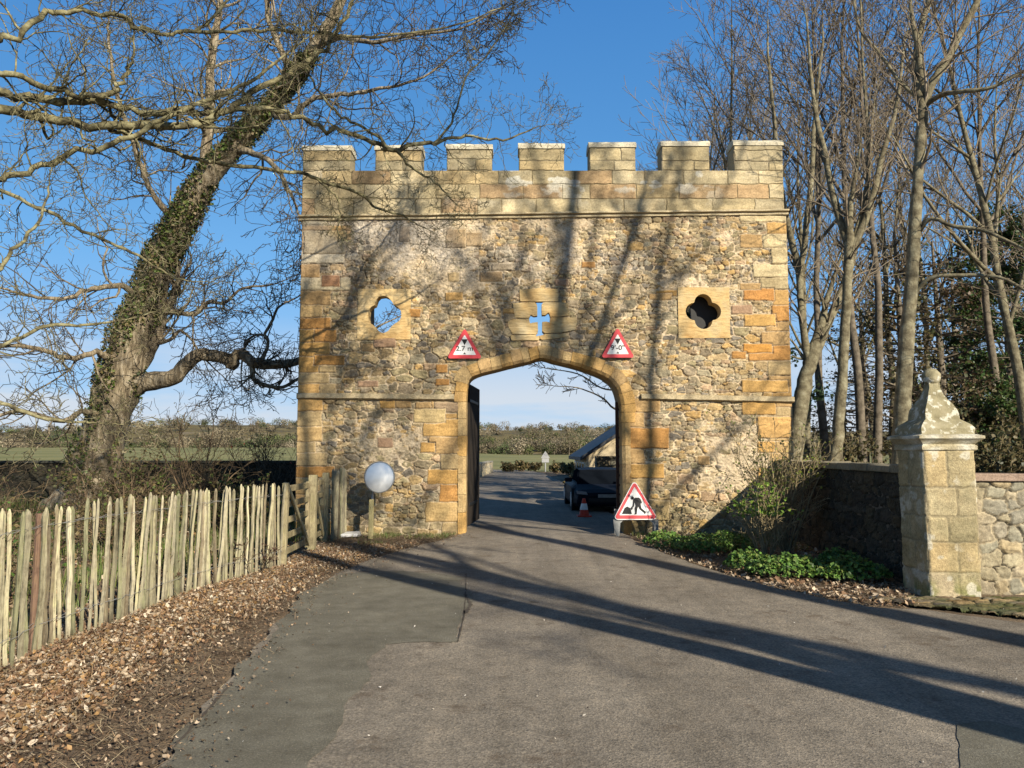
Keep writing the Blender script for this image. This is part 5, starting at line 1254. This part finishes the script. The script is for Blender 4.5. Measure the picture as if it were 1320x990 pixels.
# leaf litter
DRY = [(.52, .42, .31), (.46, .36, .25), (.40, .31, .21), (.26, .16, .09), (.32, .2, .11), (.50, .41, .30), (.30, .19, .11), (.22, .125, .065), (.15, .085, .05), (.33, .21, .10), (.56, .48, .37), (.25, .155, .09), (.36, .22, .09), (.18, .11, .07), (.28, .2, .13)]
DRK = [(.20, .12, .07), (.13, .08, .05), (.26, .16, .09), (.36, .26, .17), (.46, .36, .26)]
def edge_x(y): # left edge of the asphalt
    ys = [p[1] for p in road_l[:11]]; xs = [p[0] for p in road_l[:11]]; return np.interp(y, ys, xs)
def leaves8(pos, size, palette, spread):
    n = len(pos); nor = np.array([0, 0, 1.])+rng.normal(0, spread, (n, 3)); nor /= np.linalg.norm(nor, axis=1, keepdims=True)
    a = rng.normal(0, 1, (n, 3)); U = np.cross(nor, a); U /= np.linalg.norm(U, axis=1, keepdims=True); Wv = np.cross(nor, U)
    s = size*rng.uniform(.45, 1.4, n); asp = rng.uniform(.28, .85, n); curl = rng.uniform(-1.2, 1.8, n); vs_ = [pos]
    shp = np.array([1.0, .72, .86, .62, .7, .62, .86, .72])
    for k in range(8):
        an = k*math.pi/4; r_ = s*.6*shp[k]*rng.uniform(.75, 1.2, n); x = r_*math.cos(an); y = r_*math.sin(an)*asp
        vs_.append(pos+U*x[:, None]+Wv*y[:, None]+nor*(curl*(y*y+.4*x*x)/s*1.6+rng.normal(0, .05, n)*s)[:, None])
    V = np.stack(vs_, 1).reshape(-1, 3); i = np.arange(n)[:, None]*9
    F = np.concatenate([i+np.array([[0, 1+k, 1+(k+1) % 8]]) for k in range(8)], 0)
    palette = np.array(palette); c = palette[rng.integers(0, len(palette), n)]*rng.uniform(.6, 1.25, (n, 1))
    return V, F, np.repeat(c, 9, axis=0)
def litter(name, n, x0, x1, y0, y1, dens, size, pal, zf=lambda x, y: 0*x, spread=.55, label=None, near=0):
    x = rng.uniform(x0, x1, n); y = y0+(y1-y0)*rng.random(n)**(1+near)
    k = dens(x, y) > rng.random(n); x, y = x[k], y[k]
    z = 0.005+zf(x, y)+rng.random(len(x))**2*.035
    V, F, C = leaves8(np.c_[x, y, z], size, pal, spread)
    return tag(obj(name, V, F, M['leaf'], col=C), kind='stuff')
rng = np.random.default_rng(77)
def d1(x, y):
    e = edge_x(y)-.12-.50*sst(9, 4, y); a = sst(.12, -.75, x-e); return a*(.5+.5*sst(.35, .55, fbm(x*1.4, y*1.2, 61, 3)))*sst(13.8, 12.2, y)
litter('leaf_litter', 150000, -4.4, -1.6, 3.2, 13.8, d1, .040, DRY, near=.3, spread=.7)
litter('leaf_litter_in_wood', 9000, -11, -3.6, 4, 16, lambda x, y: .3+.6*(fbm(x, y, 62, 3) > .5), .07, DRY)
def d2(x, y):
    e = edge_x(y); return np.exp(-((x-(e-.38))/.42)**2)*.9
litter('roadside_debris', 42000, -3.6, -.7, 3.2, 14.8, d2, .024, DRK+[(.08, .06, .04), (.14, .11, .08), (.2, .16, .11)]*2, zf=lambda x, y: .022*(x > edge_x(y)-.06))
bedpoly = [G(850, 712), G(905, 733), G(960, 750), G(1050, 772), G(1120, 784), G(1188, 782), (4.59, 9.1), (5.1, 15), (2.3, 15)]
def d3(x, y): 
    k = inside(bedpoly, x, y); return k*(.35+.65*np.clip(sst(10.5, 9, y), 0, 1))
litter('leaf_litter_in_bed', 9000, 2.2, 5.2, 8.1, 15, d3, .06, DRK+DRY[:2])
litter('debris_on_road', 900, -2, 5, 4, 15, lambda x, y: .35+0*x, .016, [(.6, .56, .5), (.4, .35, .28), (.08, .06, .05)], zf=lambda x, y: .024+0*x)
# ground cover plants in the bed
def cover(name, ellipses, n, size, pal, hgt):
    P_ = []
    for (cx, cy, rx, ry) in ellipses:
        m_ = int(n*rx*ry); a = rng.uniform(0, 6.28, m_); r_ = np.sqrt(rng.random(m_)); x = cx+rx*r_*np.cos(a); y = cy+ry*r_*np.sin(a)
        f = .6*fbm(x*6, y*6, 90, 3)+.4*vn(x*16, y*16, 91); k = f > .36; x, y, r_, f = x[k], y[k], r_[k], f[k]
        z = hgt*(1-r_**3*.7)*(.45+.9*f)*(.6+.4*rng.random(len(x)))+.02
        P_.append(np.c_[x, y, z])
    P_ = np.concatenate(P_); V, F, C = leaves(P_, np.tile([0, -.35, 1.], (len(P_), 1)), size, pal, .6, .3)
    return tag(obj(name, V, F, M['green'], col=C), kind='stuff')
GC = [(.10, .20, .035), (.13, .25, .045), (.07, .14, .03), (.19, .30, .07), (.05, .10, .025), (.16, .2, .05)]
cover('ground_cover', [(3.55, 10.0, .55, .42), (4.2, 9.75, .5, .40), (3.2, 10.5, .35, .35), (4.4, 10.4, .35, .4)], 9500, .05, GC, .26)
cover('ground_cover', [(3.05, 12.5, .5, .6), (2.55, 13.1, .35, .5), (3.6, 12.9, .4, .6)], 7500, .045, GC, .25)
# grass tufts
def grass(name, pts, pal, hgt, w=.006):
    n = len(pts); a = rng.uniform(0, 6.28, n); l = hgt*rng.uniform(.4, 1.2, n); ln = rng.uniform(.1, .6, n)
    b0 = np.c_[pts, np.full(n, .0)]; dx = np.c_[np.cos(a)*w, np.sin(a)*w, 0*a]; tp_ = b0+np.c_[-np.sin(a)*l*ln, np.cos(a)*l*ln, l]
    V = np.stack([b0-dx, b0+dx, tp_], 1).reshape(-1, 3); F = np.arange(3*n).reshape(-1, 3)
    pal = np.array(pal); c = pal[rng.integers(0, len(pal), n)]*rng.uniform(.7, 1.3, (n, 1))
    return tag(obj(name, V, F, M['green'], col=np.repeat(c, 3, axis=0)), kind='stuff')
GR = [(.12, .17, .04), (.18, .20, .06), (.28, .24, .12), (.09, .14, .03)]
def scat(n, x0, x1, y0, y1, f): 
    x = rng.uniform(x0, x1, n); y = rng.uniform(y0, y1, n); k = f(x, y) > rng.random(n); return np.c_[x, y][k]
grass('grass', scat(9000, -3.8, -1.1, 12.6, 15.05, lambda x, y: sst(.45, .62, fbm(x*2, y*2, 5, 3))*(x < edge_x(y)-.1)*sst(12.6, 14.6, y)), GR, .07)
grass('grass_by_wall', scat(7000, 1.9, 4.9, 12.6, 15.05, lambda x, y: inside(bedpoly, x, y)*sst(.42, .6, fbm(x*2, y*2, 6, 3))), GR, .09)
grass('grass_in_wood', scat(26000, -12, -3.8, 4, 19, lambda x, y: sst(.40, .6, fbm(x*.8, y*.8, 7, 3))), GR, .28, .007)
def straw(name, pts, pal, w=.0022):
    n = len(pts); a = rng.uniform(0, 6.28, n); l = rng.uniform(.03, .16, n); z0 = rng.uniform(.012, .05, n); z1 = z0+rng.normal(0, .02, n)
    b0 = np.c_[pts-np.c_[np.cos(a), np.sin(a)]*l[:, None]/2, z0]; e0 = np.c_[pts+np.c_[np.cos(a), np.sin(a)]*l[:, None]/2, np.maximum(z1, .012)]
    dx = np.c_[-np.sin(a)*w, np.cos(a)*w, 0*a]; V = np.stack([b0-dx, b0+dx, e0+dx*.6, e0-dx*.6], 1).reshape(-1, 3)
    pal = np.array(pal); c = pal[rng.integers(0, len(pal), n)]*rng.uniform(.6, 1.3, (n, 1))
    return tag(obj(name, V, np.arange(4*n).reshape(-1, 4), M['leaf'], col=np.repeat(c, 4, axis=0)), kind='stuff')
straw('twigs_and_straw', scat(26000, -4.3, -1.0, 3.3, 14.6, lambda x, y: sst(.2, -.5, x-edge_x(y))), [(.45, .36, .22), (.30, .21, .13), (.14, .09, .06), (.10, .07, .05), (.38, .26, .15)])
straw('twigs_in_bed', scat(5000, 2.2, 5.0, 8.1, 14.8, lambda x, y: inside(bedpoly, x, y)*1.0), [(.40, .32, .20), (.24, .17, .11), (.10, .07, .05)])
grass('rough_grass', scat(14000, -22, -4.5, 17, 24, lambda x, y: .8+0*x), [(.16, .14, .06), (.12, .15, .04)], .45, .02)
# distant wood
def farwood(name, n, x0, x1, y0, y1, h0, h1, seed, per=46):
    rg = np.random.default_rng(seed); x = rg.uniform(x0, x1, n); y = rg.uniform(y0, y1, n)
    z = np.where(y > 250, hz(x, y), fz(x, y)); h = rg.uniform(h0, h1, n)*(.7+.7*fbm(x*.03, y*.02, 3, 3))
    pals = np.array([(.15, .125, .08), (.18, .15, .10), (.12, .10, .06), (.08, .095, .035), (.20, .17, .12), (.055, .07, .03)])
    pc = pals[((fbm(x*.035, y*.02, 9, 3)*11).astype(int)+(rg.random(n) < .35)*rg.integers(0, 6, n)) % 6]*rg.uniform(.6, 1.5, (n, 1))
    m_ = n*per; ii = np.repeat(np.arange(n), per); d = rg.normal(0, 1, (m_, 3)); d /= np.linalg.norm(d, axis=1, keepdims=True); d *= (rg.random(m_)**.4)[:, None]
    w = h*rg.uniform(.45, 1.0, n); pos = np.c_[x[ii]+d[:, 0]*w[ii], y[ii]+d[:, 1]*w[ii], z[ii]+h[ii]*(.55+.47*d[:, 2])]
    global rng; rng = rg
    V, F, C = leaves(pos, d+np.array([0, 0, .3]), 0.46, [(1, 1, 1)], .6); C = C*np.repeat(pc[ii], 4, axis=0)
    # upright trunks
    a = np.c_[x, y, z]; t_ = .12; tv = np.stack([a-[t_, 0, 0], a+[t_, 0, 0], a+np.c_[0*x, 0*x, h*.9]], 1).reshape(-1, 3)
    F2 = np.arange(3*n).reshape(-1, 3)+len(V); Ct = np.tile([(.20, .17, .13)], (3*n, 1))
    return tag(obj(name, np.r_[V, tv], np.r_[F, F2], M['far'], col=np.r_[C, Ct]), kind='stuff')
farwood('distant_wood', 330, -260, 60, 256, 300, 2.5, 7, 3, 380)
farwood('distant_wood_on_hill', 900, -420, 160, 300, 520, 1.2, 5.0, 4, 190)

# ================================================================== FENCE AND WOODEN GATES
fence = thing('paling_fence', 'split chestnut paling fence along the leafy verge on the left', 'fence', (-3.5, 8, 0))
fl = [(-3.55, 3.9), (-3.72, 5.64), (-3.80, 6.6), (-3.74, 7.2), (-3.70, 7.8), (-3.62, 9.0), (-3.22, 10.85)]
fc = catmull(fl, 8); fcum = np.r_[0, np.cumsum(np.linalg.norm(np.diff(fc, axis=0), axis=1))]
def pale(x, y, h, w, lean, bend, twist, z0=-.05):
    n = 7; zz = np.linspace(z0, h, n); V = []
    bx_ = np.cumsum(rng.normal(0, bend, n)); by_ = np.cumsum(rng.normal(0, bend, n))
    col = np.array([(.30, .27, .175), (.26, .25, .15), (.35, .315, .22), (.23, .19, .125), (.30, .27, .18)][rng.integers(0, 5)])*rng.uniform(.72, 1.3)
    C = []
    for i, z in enumerate(zz):
        t_ = i/(n-1); a = twist+t_*rng.normal(0, .15); ww = w*(1.0-.12*t_)*rng.uniform(.9, 1.1); th = .014*rng.uniform(.8, 1.2)
        cx = x+lean[0]*z+bx_[i]; cy = y+lean[1]*z+by_[i]
        for (u, v_) in ((-1, -1), (1, -.8), (.9, 1), (-.9, .8)):
            V.append((cx+math.cos(a)*u*ww-math.sin(a)*v_*th, cy+math.sin(a)*u*ww+math.cos(a)*v_*th, z)); C.append(col*(1-.25*(t_ < .1)+.1*t_))
    # pointed top
    t0 = len(V); cx, cy = np.mean([v[0] for v in V[-4:]]), np.mean([v[1] for v in V[-4:]])
    for (u, v_) in ((-1, -1), (1, -.8), (.9, 1), (-.9, .8)):
        V.append((cx+(V[t0-4+((-1, -1), (1, -.8), (.9, 1), (-.9, .8)).index((u, v_))][0]-cx)*.35, cy+(V[t0-4+((-1, -1), (1, -.8), (.9, 1), (-.9, .8)).index((u, v_))][1]-cy)*.35, h+.035)); C.append(col*1.15)
    F = [[i*4+j, i*4+(j+1) % 4, (i+1)*4+(j+1) % 4, (i+1)*4+j] for i in range(n) for j in range(4)]+[[n*4, n*4+1, n*4+2, n*4+3], [3, 2, 1, 0]]
    return V, F, C
rng = np.random.default_rng(101); random.seed(101)
s_ = 0; np_ = 0
while s_ < fcum[-1] and np_ < 99:
    x = np.interp(s_, fcum, fc[:, 0]); y = np.interp(s_, fcum, fc[:, 1])
    h = 1.12+random.gauss(0, .016)
    lean = (random.gauss(0, .02), random.gauss(0, .032))
    V, F, C = pale(x, y, h, random.uniform(.012, .019), lean, .0065, random.uniform(.5, 1.7))
    obj('pale', V, F, M['wood'], fence, C); np_ += 1
    s_ += random.uniform(.058, .092)*(1.25 if y < 7 else 1.0 if y < 9 else .85)
for h in (1.0, .22):
    pts = []
    for q in np.linspace(0, fcum[-1], 90): pts.append((np.interp(q, fcum, fc[:, 0])+random.uniform(-.012, .012)+.02, np.interp(q, fcum, fc[:, 1]), h+random.uniform(-.012, .012)))
    TBw = MB().tube(pts, [.0022]*90, 4); TBw.build('wire', M['steel'], fence)
    TBw = MB().tube([(a-.04, b2, c2+random.uniform(-.01, .01)) for a, b2, c2 in pts], [.0022]*90, 4); TBw.build('wire', M['steel'], fence)
x, y = fc[12]; MB().tube([(x-.05, y+.1, -.1), (x-.05, y+.1, 1.1)], [.035, .03], 8, (.16, .10, .07)).build('fence_post', M['wood'], fence)
# two small five-bar gates meeting at a post
def fgate(name, label, A_, B_, m, up):
    A_ = np.array(A_); B_ = np.array(B_); L_ = np.linalg.norm(B_-A_); ux = (B_-A_)/L_
    t_ = thing(name, label, 'gate', (A_[0], A_[1], 0), 'wooden field gates beside the stone gate')
    def part(nm, mbx): V = xform(np.concatenate(mbx.V), (A_[0], A_[1], 0), ux); obj(nm, V, mbx.F, m, t_, np.concatenate(mbx.C))
    for z in (.14, .36, .58, .80, 1.02):
        part('rail', MB().box(.03, L_-.03, -.018, .018, z, z+.085, tuple(np.array((.31, .26, .15))*random.uniform(.8, 1.1)), bev=.005, jit=.004))
    part('stile', MB().box(0, .07, -.03, .03, .08, 1.16, (.30, .25, .15), bev=.006)); part('stile', MB().box(L_-.07, L_, -.03, .03, .08, 1.12, (.29, .24, .145), bev=.006))
    ang = math.atan2(.92, L_-.12); ln = math.hypot(.92, L_-.12)
    q = MB(); q.box(-ln/2, ln/2, .022, .05, -.035, .035, (.38, .33, .2), bev=.004); V = q.V[0]; a = -ang if up else ang
    V = np.c_[V[:, 0]*math.cos(a)-V[:, 2]*math.sin(a)+L_/2, V[:, 1]-.075, V[:, 0]*math.sin(a)+V[:, 2]*math.cos(a)+.6]
    Vx = xform(V, (A_[0], A_[1], 0), ux); obj('brace', Vx, q.F, m, t_, q.C[0])
fgate('field_gate', 'weathered five bar wooden gate at the far end of the pale fence', (-3.22, 11.0), (-3.27, 12.45), M['wood'], True)
fgate('field_gate', 'shorter far wooden gate leaf between the stout post and the gatehouse wall', (-3.30, 12.72), (-3.36, 13.75), M['wood'], True)
def gpost(x, y, h, w, label, nm='gate_post', cap=None):
    return tag(MB().box(x-w/2, x+w/2, y-w/2, y+w/2, -.1, h, (.29, .25, .15), bev=.012, jit=.008, tilt=R(.5)).build(nm, M['wood'], None, loc=(x, y, 0)), label, 'gate post', 'posts of the wooden gates')
gpost(P(403, 640, 12.58)[0], 12.58, 1.22, .13, 'stout square wooden post between the two wooden gates')
gpost(-3.36, 13.95, 1.22, .11, 'plain wooden post at the gatehouse end of the wooden gates')
gpost(-3.20, 10.93, 1.16, .09, 'wooden post where the pale fence meets the gate')
pk = thing('paling_fence', 'short run of close weathered pales against the foot of the gatehouse', 'fence', (-3.2, 14.3, 0))
for i in range(11):
    x = P(428+i*1.7, 650, 14.0+i*.07)[0]; V, F, C = pale(x, 14.0+i*.075, 1.24+random.uniform(-.03, .03), .024, (random.gauss(0, .01), 0), .003, random.uniform(-.3, .5)); obj('pale', V, F, M['wood'], pk, np.array(C)*.9)
